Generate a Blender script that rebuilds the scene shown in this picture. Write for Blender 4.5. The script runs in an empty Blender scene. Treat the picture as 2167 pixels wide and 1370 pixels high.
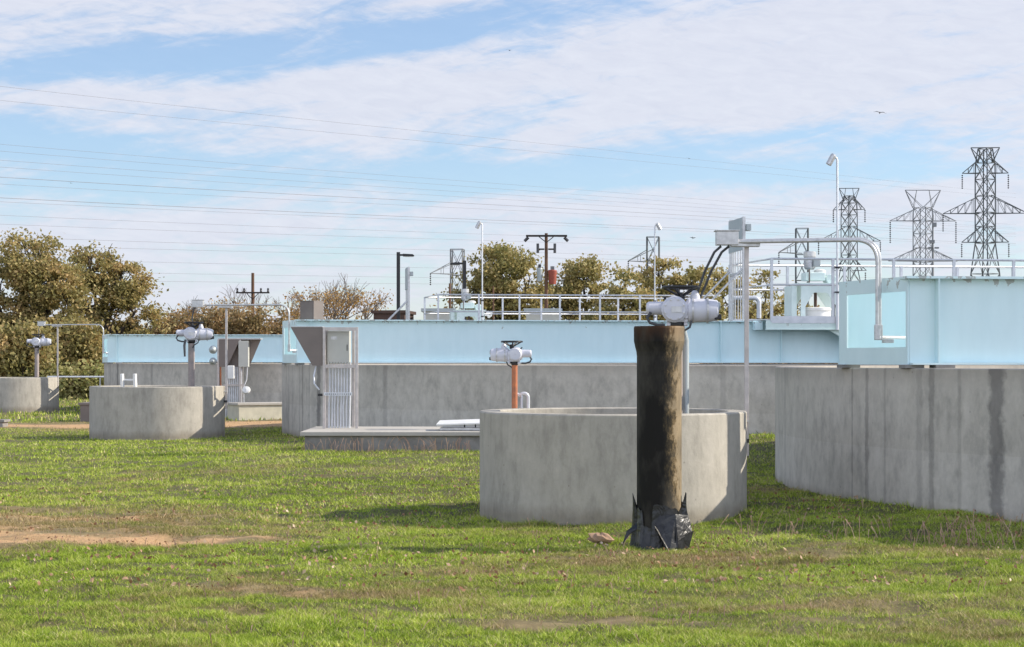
import bpy, math, random
import numpy as np
from mathutils import Vector, Matrix
R = math.radians
sc = bpy.context.scene
col = sc.collection
random.seed(7); rng = np.random.default_rng(7)

# ---------------------------------------------------------------- camera
H, F = 1.62, 3800.0
HOR = 765.0
cam = bpy.data.cameras.new('camera'); camo = bpy.data.objects.new('camera', cam); col.objects.link(camo)
camo.location = (0, 0, H); camo.rotation_euler = (R(90), 0, 0)
cam.sensor_width = 36; cam.lens = 36*F/2167; cam.shift_y = (HOR-685)/2167
cam.clip_start = .1; cam.clip_end = 9000
sc.camera = camo
sc.render.resolution_x = 1024; sc.render.resolution_y = 647
# ---------------------------------------------------------------- sun and sky
AZ, EL = R(5), R(33)
sd = Vector((math.cos(AZ)*math.cos(EL), math.sin(AZ)*math.cos(EL), math.sin(EL)))
sun = bpy.data.lights.new('sun', 'SUN'); suno = bpy.data.objects.new('sun', sun); col.objects.link(suno)
sun.energy = 4.2; sun.angle = R(.53); sun.color = (1, .91, .77)
suno.rotation_euler = (-sd).to_track_quat('-Z', 'Y').to_euler(); suno.location = (60, 20, 60)
w = bpy.data.worlds.new('World'); sc.world = w; w.use_nodes = True
nt = w.node_tree; N = nt.nodes; L = nt.links
for n in list(N): N.remove(n)
def nd(tree, typ, **kw):
    n = tree.nodes.new(typ)
    for k, v in kw.items():
        if k in n.inputs.keys() if isinstance(k, str) else False: n.inputs[k].default_value = v
        else: setattr(n, k, v)
    return n
def mth(tree, op, a, b=None, c=None, clamp=False):
    n = tree.nodes.new('ShaderNodeMath'); n.operation = op; n.use_clamp = clamp
    for i, x in enumerate((a, b, c)):
        if x is None: continue
        if isinstance(x, (int, float)): n.inputs[i].default_value = x
        else: tree.links.new(x, n.inputs[i])
    return n.outputs[0]
out = N.new('ShaderNodeOutputWorld'); bg = N.new('ShaderNodeBackground')
sky = N.new('ShaderNodeTexSky'); sky.sky_type = 'NISHITA'; sky.sun_disc = False
sky.sun_elevation = EL; sky.sun_rotation = R(90)-AZ; sky.air_density = 1.0; sky.dust_density = .3; sky.ozone_density = 5.0
tc = N.new('ShaderNodeTexCoord'); sep = N.new('ShaderNodeSeparateXYZ'); L.new(tc.outputs['Generated'], sep.inputs[0])
dx, dy, dz = sep.outputs
# slanting high cloud: coordinates u along the streaks, v across them
def sky_noise(sx, sz, shear, detail, rough, dist, off):
    v1 = mth(nt, 'ADD', dz, mth(nt, 'MULTIPLY', dx, shear))
    c = N.new('ShaderNodeCombineXYZ')
    L.new(mth(nt, 'MULTIPLY_ADD', dx, sx, off), c.inputs[0]); L.new(mth(nt, 'MULTIPLY', dy, sx*.4), c.inputs[1]); L.new(mth(nt, 'MULTIPLY', v1, sz), c.inputs[2])
    t = N.new('ShaderNodeTexNoise'); t.inputs['Scale'].default_value = 1; t.inputs['Detail'].default_value = detail
    t.inputs['Roughness'].default_value = rough; t.inputs['Distortion'].default_value = dist
    L.new(c.outputs[0], t.inputs['Vector']); return t.outputs['Fac']
n1 = sky_noise(7, 34, -.10, 9, .55, .5, 3.1)
n2 = sky_noise(20, 110, -.22, 8, .62, .9, 7.7)
n3 = sky_noise(50, 190, .10, 6, .65, .6, 1.3)
cov = mth(nt, 'ADD', mth(nt, 'MULTIPLY', n1, .60), mth(nt, 'ADD', mth(nt, 'MULTIPLY', n2, .30), mth(nt, 'MULTIPLY', n3, .16)))
def blob(px, py, rx, rz, amp, slope=0.0):
    """a broad thick or thin area of the cloud sheet"""
    cx = (px-1083.5)/F; cz = (HOR-py)/F
    a = mth(nt, 'DIVIDE', mth(nt, 'SUBTRACT', dx, cx), rx/F)
    b0 = mth(nt, 'SUBTRACT', mth(nt, 'SUBTRACT', dz, cz), mth(nt, 'MULTIPLY', mth(nt, 'SUBTRACT', dx, cx), slope))
    b = mth(nt, 'DIVIDE', b0, rz/F)
    q = mth(nt, 'ADD', mth(nt, 'MULTIPLY', a, a), mth(nt, 'MULTIPLY', b, b))
    e = mth(nt, 'POWER', 2.718, mth(nt, 'MULTIPLY', q, -1))
    return mth(nt, 'MULTIPLY', e, amp)
for args in ((430, 135, 560, 40, -.20, .12), (120, 325, 420, 40, -.17, -.03), (900, 392, 700, 32, -.13, -.02), (1500, 365, 700, 30, -.12, -.03),
             (850, 110, 260, 16, -.10, .20), (350, 425, 500, 26, -.10, -.05), (1850, 300, 400, 22, -.06, -.04), (500, 215, 650, 36, .12, .05), (1650, 150, 800, 120, .15, .1),
             (150, 35, 500, 34, .11, .02), (1700, 440, 900, 45, .08, 0), (500, 545, 900, 75, .06, 0)):
    cov = mth(nt, 'ADD', cov, blob(*args))
cov = mth(nt, 'SUBTRACT', cov, mth(nt, 'MULTIPLY', mth(nt, 'MAXIMUM', mth(nt, 'SUBTRACT', dz, .5), 0), .5))
cr = N.new('ShaderNodeMapRange'); cr.interpolation_type = 'SMOOTHSTEP'
L.new(cov, cr.inputs['Value']); cr.inputs['From Min'].default_value = .42; cr.inputs['From Max'].default_value = .62
cr.inputs['To Min'].default_value = 0.2; cr.inputs['To Max'].default_value = .93
sv = N.new('ShaderNodeVectorMath'); sv.operation = 'SCALE'; sv.inputs['Scale'].default_value = .115
L.new(sky.outputs[0], sv.inputs[0])
mx = N.new('ShaderNodeMix'); mx.data_type = 'RGBA'
L.new(cr.outputs[0], mx.inputs['Factor']); L.new(sv.outputs[0], mx.inputs['A'])
cn = N.new('ShaderNodeMix'); cn.data_type = 'RGBA'; L.new(n3, cn.inputs['Factor'])
cn.inputs['A'].default_value = (.47, .49, .575, 1); cn.inputs['B'].default_value = (.60, .615, .67, 1)
hi = N.new('ShaderNodeMapRange'); L.new(mth(nt, 'MULTIPLY', dy, -1), hi.inputs[0]); hi.inputs[1].default_value = -.2; hi.inputs[2].default_value = .8; hi.inputs[3].default_value = 1.0; hi.inputs[4].default_value = 2.5  # unseen cloud glow added behind the camera to brighten the camera-facing walls
hv = N.new('ShaderNodeVectorMath'); hv.operation = 'SCALE'; L.new(cn.outputs['Result'], hv.inputs[0]); L.new(hi.outputs[0], hv.inputs['Scale'])
L.new(hv.outputs[0], mx.inputs['B'])
L.new(mx.outputs['Result'], bg.inputs[0]); bg.inputs[1].default_value = 1.0; L.new(bg.outputs[0], out.inputs[0])
sc.view_settings.view_transform = 'Standard'; sc.view_settings.look = 'None'; sc.view_settings.gamma = 1
sc.view_settings.exposure = 0.52

# ---------------------------------------------------------------- helpers
def at(px, py, Y): return Vector(((px-1083.5)*Y/F, Y, H-(py-HOR)*Y/F))
def X(px, Y): return (px-1083.5)*Y/F
def Z(py, Y): return H-(py-HOR)*Y/F

class MB:
    def __init__(s): s.v = []; s.f = []; s.sm = []
    def add(s, vs, fs, smooth=False):
        o = len(s.v); s.v += [tuple(p) for p in vs]
        for q in fs: s.f.append(tuple(i+o for i in q)); s.sm.append(smooth)
        return s
    def box(s, x0, x1, y0, y1, z0, z1, M=None):
        p = [Vector((x, y, z)) for x in (x0, x1) for y in (y0, y1) for z in (z0, z1)]
        if M is not None: p = [M @ q for q in p]
        return s.add(p, [(0, 1, 3, 2), (4, 6, 7, 5), (0, 4, 5, 1), (2, 3, 7, 6), (0, 2, 6, 4), (1, 5, 7, 3)])
    def bar(s, a, b, wx, wy=None):
        """square bar from a to b"""
        a = Vector(a); b = Vector(b); wy = wy or wx; d = b-a
        M = Matrix.Translation(a) @ d.to_track_quat('Z', 'Y').to_matrix().to_4x4()
        return s.box(-wx/2, wx/2, -wy/2, wy/2, 0, d.length, M)
    def tube(s, pts, r, n=10, cap=True):
        pts = [Vector(p) for p in pts]; k = len(pts); rs = r if isinstance(r, (list, tuple)) else [r]*k
        vs = []; t0 = (pts[1]-pts[0]).normalized()
        nrm = t0.orthogonal().normalized()
        for i in range(k):
            t = (pts[min(i+1, k-1)]-pts[max(i-1, 0)]).normalized()
            nrm = (nrm-t*nrm.dot(t)).normalized(); bn = t.cross(nrm)
            for j in range(n):
                a = 2*math.pi*j/n; vs.append(pts[i]+(nrm*math.cos(a)+bn*math.sin(a))*rs[i])
        fs = [(i*n+j, i*n+(j+1) % n, (i+1)*n+(j+1) % n, (i+1)*n+j) for i in range(k-1) for j in range(n)]
        s.add(vs, fs, True)
        if cap: s.add(vs[:n], [tuple(range(n-1, -1, -1))]); s.add(vs[-n:], [tuple(range(n))])
        return s
    def lathe(s, prof, n=32, M=None, smooth=True, flat_above=35):
        """prof: (r, z); each band keeps its own verts where the profile turns sharply"""
        M = M or Matrix()
        def ring(r, z): return [M @ Vector((r*math.cos(2*math.pi*j/n), r*math.sin(2*math.pi*j/n), z)) for j in range(n)]
        for (r0, z0), (r1, z1) in zip(prof, prof[1:]):
            a = ring(r0, z0) + ring(r1, z1)
            s.add(a, [(j, (j+1) % n, n+(j+1) % n, n+j) for j in range(n)], smooth)
        return s
    def poly(s, pts, y0, y1, M=None):
        """polygon in x,z extruded in y"""
        n = len(pts); vs = [Vector((x, y0, z)) for x, z in pts]+[Vector((x, y1, z)) for x, z in pts]
        if M is not None: vs = [M @ q for q in vs]
        return s.add(vs, [tuple(range(n)), tuple(range(2*n-1, n-1, -1))]+[(i, i+n, (i+1) % n+n, (i+1) % n) for i in range(n)])
    def build(s, name, m, parent=None, bevel=0, loc=None):
        me = bpy.data.meshes.new(name); me.from_pydata([tuple(p) for p in s.v], [], s.f)
        me.polygons.foreach_set('use_smooth', s.sm); me.update()
        if m: me.materials.append(m)
        o = bpy.data.objects.new(name, me); col.objects.link(o)
        if parent: o.parent = parent
        if loc is not None: o.location = loc
        if bevel:
            b = o.modifiers.new('bevel', 'BEVEL'); b.width = bevel; b.segments = 2; b.limit_method = 'ANGLE'
        return o
def np_mesh(name, verts, nper, m, parent=None):
    """verts (n*nper,3): separate faces of nper corners"""
    n = len(verts)//nper
    me = bpy.data.meshes.new(name); me.vertices.add(len(verts)); me.vertices.foreach_set('co', verts.astype(np.float32).ravel())
    me.loops.add(n*nper); me.loops.foreach_set('vertex_index', np.arange(n*nper, dtype=np.int32))
    me.polygons.add(n); me.polygons.foreach_set('loop_start', np.arange(0, n*nper, nper, dtype=np.int32))
    me.polygons.foreach_set('loop_total', np.full(n, nper, dtype=np.int32)); me.update(calc_edges=True)
    me.materials.append(m); o = bpy.data.objects.new(name, me); col.objects.link(o)
    if parent: o.parent = parent
    return o
def tag(o, label=None, cat=None, group=None, kind=None):
    if label: o['label'] = label
    if cat: o['category'] = cat
    if group: o['group'] = group
    if kind: o['kind'] = kind
    return o
def thing(name, label, cat, loc=(0, 0, 0), rz=0, group=None):
    o = bpy.data.objects.new(name, None); col.objects.link(o); o.location = loc; o.rotation_euler = (0, 0, rz)
    o.empty_display_size = .2
    return tag(o, label, cat, group)
def copy_tree(o, parent=None):
    c = o.copy(); col.objects.link(c); c.parent = parent
    for ch in [q for q in bpy.data.objects if q.parent == o]: copy_tree(ch, c)
    return c
def arc(p0, p1, p2, r, n=8):
    """points rounding the corner p1"""
    p0, p1, p2 = map(Vector, (p0, p1, p2)); a = (p0-p1).normalized(); b = (p2-p1).normalized()
    A = p1+a*r; B = p1+b*r
    return [A.lerp(p1, t).lerp(p1.lerp(B, t), t) for t in [i/n for i in range(n+1)]]

# ---------------------------------------------------------------- materials
def new_mat(name):
    m = bpy.data.materials.new(name); m.use_nodes = True; t = m.node_tree
    return m, t, t.nodes['Principled BSDF']
def noise(t, vec, scale, detail=4, rough=.55, dist=0):
    n = t.nodes.new('ShaderNodeTexNoise'); n.inputs['Scale'].default_value = scale; n.inputs['Detail'].default_value = detail
    n.inputs['Roughness'].default_value = rough; n.inputs['Distortion'].default_value = dist
    if vec is not None: t.links.new(vec, n.inputs['Vector'])
    return n.outputs['Fac']
def mapv(t, src, sc_=(1, 1, 1), loc=(0, 0, 0)):
    n = t.nodes.new('ShaderNodeMapping'); n.inputs['Scale'].default_value = sc_; n.inputs['Location'].default_value = loc
    t.links.new(src, n.inputs['Vector']); return n.outputs[0]
def ramp(t, fac, stops):
    n = t.nodes.new('ShaderNodeValToRGB'); e = n.color_ramp.elements
    while len(e) < len(stops): e.new(.5)
    for q, (p, c) in zip(e, stops): q.position = p; q.color = tuple(c)+(1,) if len(c) == 3 else c
    t.links.new(fac, n.inputs[0]); return n.outputs[0]
def mixc(t, fac, a, b, mode='MIX'):
    n = t.nodes.new('ShaderNodeMix'); n.data_type = 'RGBA'; n.blend_type = mode
    for s_, x in (('Factor', fac), ('A', a), ('B', b)):
        if isinstance(x, (int, float)): n.inputs[s_].default_value = x
        elif isinstance(x, tuple): n.inputs[s_].default_value = x+(1,) if len(x) == 3 else x
        else: t.links.new(x, n.inputs[s_])
    return n.outputs['Result']
def bump(t, b, h, strength=.3, dist=.01):
    n = t.nodes.new('ShaderNodeBump'); n.inputs['Strength'].default_value = strength; n.inputs['Distance'].default_value = dist
    t.links.new(h, n.inputs['Height']); t.links.new(n.outputs[0], b.inputs['Normal'])
def objc(t): return t.nodes.new('ShaderNodeTexCoord').outputs['Object']
def geo(t): return t.nodes.new('ShaderNodeNewGeometry').outputs['Position']
def mat(name, c1, c2=None, scale=6, rough=.6, metal=0, bmp=0, stretch=(1, 1, 1), detail=5, lo=.35, hi=.65):
    m, t, b = new_mat(name)
    c2 = c2 or tuple(x*.82 for x in c1)
    f = noise(t, mapv(t, objc(t), stretch), scale, detail)
    c = ramp(t, f, [(lo, c2), (hi, c1)])
    t.links.new(c, b.inputs['Base Color']); b.inputs['Roughness'].default_value = rough; b.inputs['Metallic'].default_value = metal
    if bmp: bump(t, b, f, bmp)
    return m
def concrete(name, light, dark, streak=.5, circ=None, seams=()):
    m, t, b = new_mat(name); oc = objc(t)
    big = noise(t, oc, .9, 6, .6); fine = noise(t, oc, 14, 8, .65); mid = noise(t, oc, 4, 5, .6, .6)
    sp = t.nodes.new('ShaderNodeSeparateXYZ'); t.links.new(oc, sp.inputs[0])
    c = ramp(t, mth(t, 'ADD', mth(t, 'MULTIPLY', big, .45), mth(t, 'ADD', mth(t, 'MULTIPLY', mid, .35), mth(t, 'MULTIPLY', fine, .25))),
             [(.36, dark), (.68, light)])
    ang = mth(t, 'ARCTAN2', sp.outputs[1], sp.outputs[0])
    cb = t.nodes.new('ShaderNodeCombineXYZ'); t.links.new(mth(t, 'MULTIPLY', ang, circ or 2.0), cb.inputs[0])
    t.links.new(mth(t, 'MULTIPLY', sp.outputs[2], .5), cb.inputs[2])
    s1 = noise(t, cb.outputs[0], 6.0, 8, .7, .15); s2 = noise(t, cb.outputs[0], 1.6, 5, .6, .2)
    st = ramp(t, mth(t, 'ADD', mth(t, 'MULTIPLY', s1, .6), mth(t, 'MULTIPLY', s2, .4)), [(.38, (.55, .55, .56)), (.50, (.92, .92, .92)), (.62, (1.12, 1.12, 1.14))])
    c = mixc(t, streak, c, st, 'MULTIPLY')
    h = mth(t, 'ADD', fine, mid)
    # pour joint: a faint horizontal line, lighter below
    if circ:
        j = ramp(t, mth(t, 'ADD', sp.outputs[2], mth(t, 'MULTIPLY', big, .03)), [(.0, (1.06, 1.06, 1.08)), (.0, (1.06, 1.06, 1.08))])
        lim = mth(t, 'LESS_THAN', sp.outputs[2], .72); c = mixc(t, mth(t, 'MULTIPLY', lim, .6), c, (1.12, 1.13, 1.16), 'MULTIPLY')
        for a0, wd, dk in seams:
            d = mth(t, 'ABSOLUTE', mth(t, 'SUBTRACT', mth(t, 'MULTIPLY', ang, circ), a0))
            wob = mth(t, 'MULTIPLY', noise(t, cb.outputs[0], 9, 4), wd*1.1)
            g = mth(t, 'LESS_THAN', mth(t, 'SUBTRACT', mth(t, 'ADD', d, wob), wd*.55), wd/2)
            c = mixc(t, mth(t, 'MULTIPLY', g, dk), c, (.28, .27, .26), 'MULTIPLY')
        # damp stain under the rim
        tp = t.nodes.new('ShaderNodeMapRange'); t.links.new(mth(t, 'ADD', sp.outputs[2], mth(t, 'MULTIPLY', s1, .5)), tp.inputs[0])
        tp.inputs[1].default_value = 1.62; tp.inputs[2].default_value = 1.86; tp.inputs[3].default_value = 0; tp.inputs[4].default_value = .55
        c = mixc(t, tp.outputs[0], c, (.55, .5, .46), 'MULTIPLY')
    ft = t.nodes.new('ShaderNodeMapRange'); t.links.new(mth(t, 'ADD', sp.outputs[2], mth(t, 'MULTIPLY', mid, -.22)), ft.inputs[0])
    ft.inputs[1].default_value = -.02; ft.inputs[2].default_value = .10; ft.inputs[3].default_value = .55; ft.inputs[4].default_value = 0
    c = mixc(t, ft.outputs[0], c, (.50, .44, .36), 'MULTIPLY')
    # tie holes and pits
    vo = t.nodes.new('ShaderNodeTexVoronoi'); vo.inputs['Scale'].default_value = 5; t.links.new(oc, vo.inputs['Vector'])
    pit = mth(t, 'LESS_THAN', vo.outputs['Distance'], .055)
    c = mixc(t, mth(t, 'MULTIPLY', pit, .45), c, (.45, .43, .42), 'MULTIPLY')
    t.links.new(c, b.inputs['Base Color']); b.inputs['Roughness'].default_value = .88
    bump(t, b, h, .35, .01)
    return m
M = {}
M['vault'] = concrete('vault_concrete', (.48, .445, .38), (.37, .345, .295), .6, None)
M['tank'] = concrete('tank_concrete', (.60, .56, .49), (.45, .42, .37), .65, 10.0,
    seams=[(-x, wd, d) for x, wd, d in ()])
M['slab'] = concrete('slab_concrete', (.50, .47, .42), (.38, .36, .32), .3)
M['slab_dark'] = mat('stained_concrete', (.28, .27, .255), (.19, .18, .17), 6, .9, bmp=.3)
M['cream'] = mat('cream_painted_concrete', (.60, .56, .44), (.50, .47, .37), 5, .8)
def paint(name, c1, c2, rust=.5):
    m, t, b = new_mat(name); oc = objc(t)
    f = noise(t, oc, .8, 5, .6); g = noise(t, mapv(t, oc, (1, 1, .25)), 7, 6, .6)
    c = ramp(t, f, [(.35, c2), (.65, c1)]); c = mixc(t, .25, c, ramp(t, g, [(.35, (.82, .86, .86)), (.6, (1, 1, 1))]), 'MULTIPLY')
    sp = t.nodes.new('ShaderNodeSeparateXYZ'); t.links.new(oc, sp.inputs[0])
    tp = t.nodes.new('ShaderNodeMapRange'); t.links.new(sp.outputs[2], tp.inputs[0]); tp.inputs[1].default_value = .66; tp.inputs[2].default_value = .9
    tp.inputs[3].default_value = -.10; tp.inputs[4].default_value = .13
    sp1 = noise(t, mapv(t, oc, (1, 1, .7)), 9, 3, .6)
    spot = mth(t, 'GREATER_THAN', mth(t, 'ADD', sp1, tp.outputs[0]), .69)
    c = mixc(t, mth(t, 'MULTIPLY', spot, rust), c, (.20, .12, .06))
    t.links.new(c, b.inputs['Base Color']); b.inputs['Roughness'].default_value = .42; return m
M['blue'] = paint('pale_blue_paint', (.69, .855, .88), (.64, .825, .86))
M['green'] = paint('pale_green_paint', (.70, .82, .77), (.64, .77, .73), .3)
M['teal'] = mat('pale_teal_enamel', (.70, .82, .80), (.62, .74, .72), 4, .4)
M['galv'] = mat('galvanised_steel', (.62, .62, .62), (.48, .48, .48), 18, .36, .4)
M['alu'] = mat('aluminium_rail', (.70, .71, .74), (.58, .60, .63), 8, .4, .25)
M['motor'] = mat('brushed_motor', (.55, .56, .58), (.35, .36, .38), 18, .3, .75)
M['white'] = mat('white_enamel', (.66, .66, .72), (.56, .57, .63), 4, .32)
M['whitish'] = mat('white_paint', (.78, .78, .76), (.68, .68, .66), 4, .5)
M['black'] = mat('black_metal', (.015, .015, .017), (.008, .008, .009), 5, .4)
M['rubber'] = mat('dark_flexible_conduit', (.07, .072, .08), (.04, .042, .048), 8, .45)
M['orange'] = mat('orange_primer', (.50, .17, .07), (.34, .13, .07), 7, .65, bmp=.1)
M['fadedpipe'] = mat('faded_primer', (.38, .31, .28), (.26, .23, .22), 7, .65)
M['taupe'] = mat('taupe_sheet_metal', (.20, .165, .145), (.17, .14, .125), 3, .55)
M['beige'] = mat('beige_panel', (.52, .52, .47), (.46, .46, .42), 3, .6)
M['strut'] = mat('strut_channel', (.58, .53, .50), (.46, .42, .40), 10, .45, .3)
M['greypanel'] = mat('grey_panel', (.42, .46, .46), (.36, .40, .41), 4, .45, .2)
M['brown'] = mat('brown_trim', (.09, .05, .035), (.06, .035, .03), 5, .7)
M['wood'] = mat('weathered_pole', (.17, .09, .05), (.09, .05, .035), 9, .9, stretch=(1, 1, .1))
M['darkwood'] = mat('dark_crossarm', (.05, .04, .035), (.03, .025, .02), 9, .9)
M['redcan'] = mat('rust_red_can', (.32, .07, .04), (.24, .05, .03), 5, .6)
M['lattice'] = mat('dark_lattice_steel', (.12, .135, .14), (.08, .09, .095), .5, .6, .3)
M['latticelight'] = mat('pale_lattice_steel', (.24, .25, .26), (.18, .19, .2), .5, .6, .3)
M['wire'] = mat('aluminium_wire', (.24, .24, .27), (.19, .19, .22), .5, .6)
M['insul'] = mat('brown_insulator', (.06, .055, .06), (.04, .04, .045), 3, .3)
M['bird'] = mat('dark_feathers', (.03, .03, .03), (.02, .02, .02), 9, .8)
M['bark'] = mat('oak_bark', (.065, .048, .036), (.035, .028, .022), 6, .95, stretch=(1, 1, .2), bmp=.4)
M['palebark'] = mat('grey_bark', (.20, .17, .15), (.13, .11, .10), 5, .95)
M['glass'] = mat('lamp_lens', (.7, .7, .66), (.6, .6, .58), 3, .2)
M['water'] = mat('dark_water', (.03, .04, .035), (.02, .03, .025), 1, .08)
M['stone'] = mat('tan_stone', (.42, .27, .17), (.30, .20, .14), 14, .9, bmp=.5)
# pipe: worn bitumen and rust mottling, black turning tan towards local +x
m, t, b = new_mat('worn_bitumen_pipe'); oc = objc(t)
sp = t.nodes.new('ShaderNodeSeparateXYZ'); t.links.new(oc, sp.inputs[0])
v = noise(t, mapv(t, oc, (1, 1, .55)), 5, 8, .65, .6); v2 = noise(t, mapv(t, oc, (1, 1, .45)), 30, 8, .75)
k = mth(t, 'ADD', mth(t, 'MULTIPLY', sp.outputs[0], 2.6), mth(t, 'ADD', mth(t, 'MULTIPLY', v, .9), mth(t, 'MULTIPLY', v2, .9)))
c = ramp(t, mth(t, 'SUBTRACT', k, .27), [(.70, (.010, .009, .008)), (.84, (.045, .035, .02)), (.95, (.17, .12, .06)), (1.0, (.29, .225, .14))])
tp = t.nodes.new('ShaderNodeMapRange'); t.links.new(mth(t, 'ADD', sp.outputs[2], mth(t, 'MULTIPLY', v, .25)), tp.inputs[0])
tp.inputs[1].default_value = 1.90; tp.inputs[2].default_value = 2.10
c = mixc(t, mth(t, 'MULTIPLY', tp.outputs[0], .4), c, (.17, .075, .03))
g2 = noise(t, mapv(t, oc, (1, 1, .4)), 3.2, 5, .6); c = mixc(t, ramp(t, g2, [(.45, (0, 0, 0)), (.62, (.8, .8, .8))]), c, (.06, .055, .045))
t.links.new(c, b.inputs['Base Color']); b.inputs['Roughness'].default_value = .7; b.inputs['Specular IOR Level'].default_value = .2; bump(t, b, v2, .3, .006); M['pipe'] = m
m, t, b = new_mat('black_plastic'); oc = objc(t)
f = noise(t, oc, 9, 5, .6, 1); t.links.new(ramp(t, f, [(.4, (.006, .006, .007)), (.78, (.028, .03, .034))]), b.inputs['Base Color'])
b.inputs['Roughness'].default_value = .33; bump(t, b, noise(t, oc, 9, 3, .5, 1.5), .5, .02); M['plastic'] = m

# ground and grass share one map of green, dry and bare patches
def patches(t):
    p = geo(t); sp = t.nodes.new('ShaderNodeSeparateXYZ'); t.links.new(p, sp.inputs[0])
    flat = mapv(t, p, (1, 1, 0))
    st = mapv(t, p, (.55, 1, 0))
    a = noise(t, st, .55, 6, .6, .5); f = noise(t, st, 2.3, 6, .65, .3)
    d = mth(t, 'ADD', mth(t, 'MULTIPLY', a, .62), mth(t, 'MULTIPLY', f, .38))
    def el(cx, cy, rx, ry, amp):
        q = mth(t, 'ADD', mth(t, 'POWER', mth(t, 'ABSOLUTE', mth(t, 'DIVIDE', mth(t, 'SUBTRACT', sp.outputs[0], cx), rx)), 2.0),
                mth(t, 'POWER', mth(t, 'ABSOLUTE', mth(t, 'DIVIDE', mth(t, 'SUBTRACT', sp.outputs[1], cy), ry)), 2.0))
        return mth(t, 'MULTIPLY', mth(t, 'POWER', 2.718, mth(t, 'MULTIPLY', q, -1)), amp)
    for e in ((-5.0, 16.3, 1.7, .85, .30), (-2.9, 16.2, 1.0, .38, .22), (-4.6, 18.6, 2.8, 1.2, .15), (-11, 44.5, 4.2, 2.0, .34), (-5.6, 46, 2.6, 2.6, .36), (-4.3, 30.2, 1.3, .4, .2), (.35, 10.9, .7, .35, .17), (-1.0, 12.2, 1.0, .3, .13), (-2.6, 12.6, .7, .3, .10),
              (2.0, 11.6, .8, .3, .1), (-1.5, 21.5, 3.0, 3.0, -.07), (-6, 30, 5, 5, -.06), (3.0, 14.4, 2.2, .7, .07), (0, 80, 60, 22, .05)):
        d = mth(t, 'ADD', d, el(*e))
    return d, p, flat
m, t, b = new_mat('lawn_soil'); d, p, flat = patches(t)
fine = noise(t, p, 30, 8, .7); mid = noise(t, p, 6, 5, .6)
gr = ramp(t, fine, [(.3, (.05, .045, .018)), (.55, (.12, .11, .04)), (.75, (.24, .19, .10))])
dr = ramp(t, mid, [(.3, (.12, .09, .04)), (.7, (.30, .23, .11))])
so = ramp(t, fine, [(.3, (.38, .225, .11)), (.7, (.62, .395, .20))])
c = mixc(t, ramp(t, d, [(.50, (0, 0, 0)), (.62, (1, 1, 1))]), gr, dr); c = mixc(t, ramp(t, d, [(.66, (0, 0, 0)), (.76, (1, 1, 1))]), c, so)
t.links.new(c, b.inputs['Base Color']); b.inputs['Roughness'].default_value = .95; bump(t, b, fine, .6, .03); M['ground'] = m
def grass_mat(name, dryness=0.0):
    m, t, b = new_mat(name); d, p, flat = patches(t)
    tiny = noise(t, flat, 55, 2, .5); mid = noise(t, flat, 5, 4, .6)
    at_ = t.nodes.new('ShaderNodeAttribute'); at_.attribute_name = 'rnd'
    g = ramp(t, at_.outputs['Fac'], [(0, (.09, .15, .015)), (.4, (.30, .42, .035)), (.72, (.54, .62, .08)), (.90, (.82, .72, .38))])
    g = mixc(t, .6, g, ramp(t, mid, [(.3, (.65, .75, .7)), (.7, (1.2, 1.12, 1.1))]), 'MULTIPLY')
    dr = ramp(t, at_.outputs['Fac'], [(0, (.20, .16, .06)), (.5, (.32, .25, .10)), (1, (.58, .46, .26))])
    thr = mth(t, 'ADD', d, mth(t, 'MULTIPLY', at_.outputs['Fac'], .16))
    c = mixc(t, ramp(t, thr, [(.585-dryness, (0, 0, 0)), (.715-dryness, (1, 1, 1))]), g, dr)
    t.links.new(c, b.inputs['Base Color']); b.inputs['Roughness'].default_value = .6
    b.inputs['Specular IOR Level'].default_value = .25
    tr = t.nodes.new('ShaderNodeBsdfTranslucent'); t.links.new(c, tr.inputs[0]); mxs = t.nodes.new('ShaderNodeMixShader'); mxs.inputs[0].default_value = .12
    t.links.new(b.outputs[0], mxs.inputs[1]); t.links.new(tr.outputs[0], mxs.inputs[2]); t.links.new(mxs.outputs[0], t.nodes['Material Output'].inputs[0])
    return m
M['grass'] = grass_mat('grass_blades')
def leaf_mat(name, stops, trans=.35):
    m, t, b = new_mat(name); p = geo(t)
    f = mth(t, 'ADD', mth(t, 'MULTIPLY', noise(t, p, .9, 3), .5), mth(t, 'MULTIPLY', noise(t, p, 7, 2), .5))
    c = ramp(t, f, stops)
    t.links.new(c, b.inputs['Base Color']); b.inputs['Roughness'].default_value = .55; b.inputs['Specular IOR Level'].default_value = .3
    tr = t.nodes.new('ShaderNodeBsdfTranslucent'); t.links.new(c, tr.inputs[0]); mxs = t.nodes.new('ShaderNodeMixShader'); mxs.inputs[0].default_value = trans
    t.links.new(b.outputs[0], mxs.inputs[1]); t.links.new(tr.outputs[0], mxs.inputs[2]); t.links.new(mxs.outputs[0], t.nodes['Material Output'].inputs[0])
    return m
M['oakleaf'] = leaf_mat('olive_brown_leaves', [(.34, (.17, .17, .06)), (.5, (.34, .29, .11)), (.63, (.54, .37, .17))])
M['oakgreen'] = leaf_mat('olive_green_leaves', [(.34, (.17, .18, .06)), (.5, (.36, .31, .12)), (.63, (.54, .40, .18))])
M['gold'] = leaf_mat('golden_leaves', [(.36, (.30, .17, .05)), (.6, (.50, .30, .09))])
M['brush'] = leaf_mat('brush_leaves', [(.36, (.18, .16, .07)), (.5, (.29, .21, .10)), (.64, (.44, .26, .12))])
M['brushgreen'] = leaf_mat('green_brush_leaves', [(.36, (.28, .32, .10)), (.5, (.38, .36, .14)), (.64, (.42, .32, .16))])
M['litter'] = leaf_mat('dead_leaves', [(.36, (.14, .06, .03)), (.5, (.34, .19, .10)), (.66, (.62, .50, .36))], .1)
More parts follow.
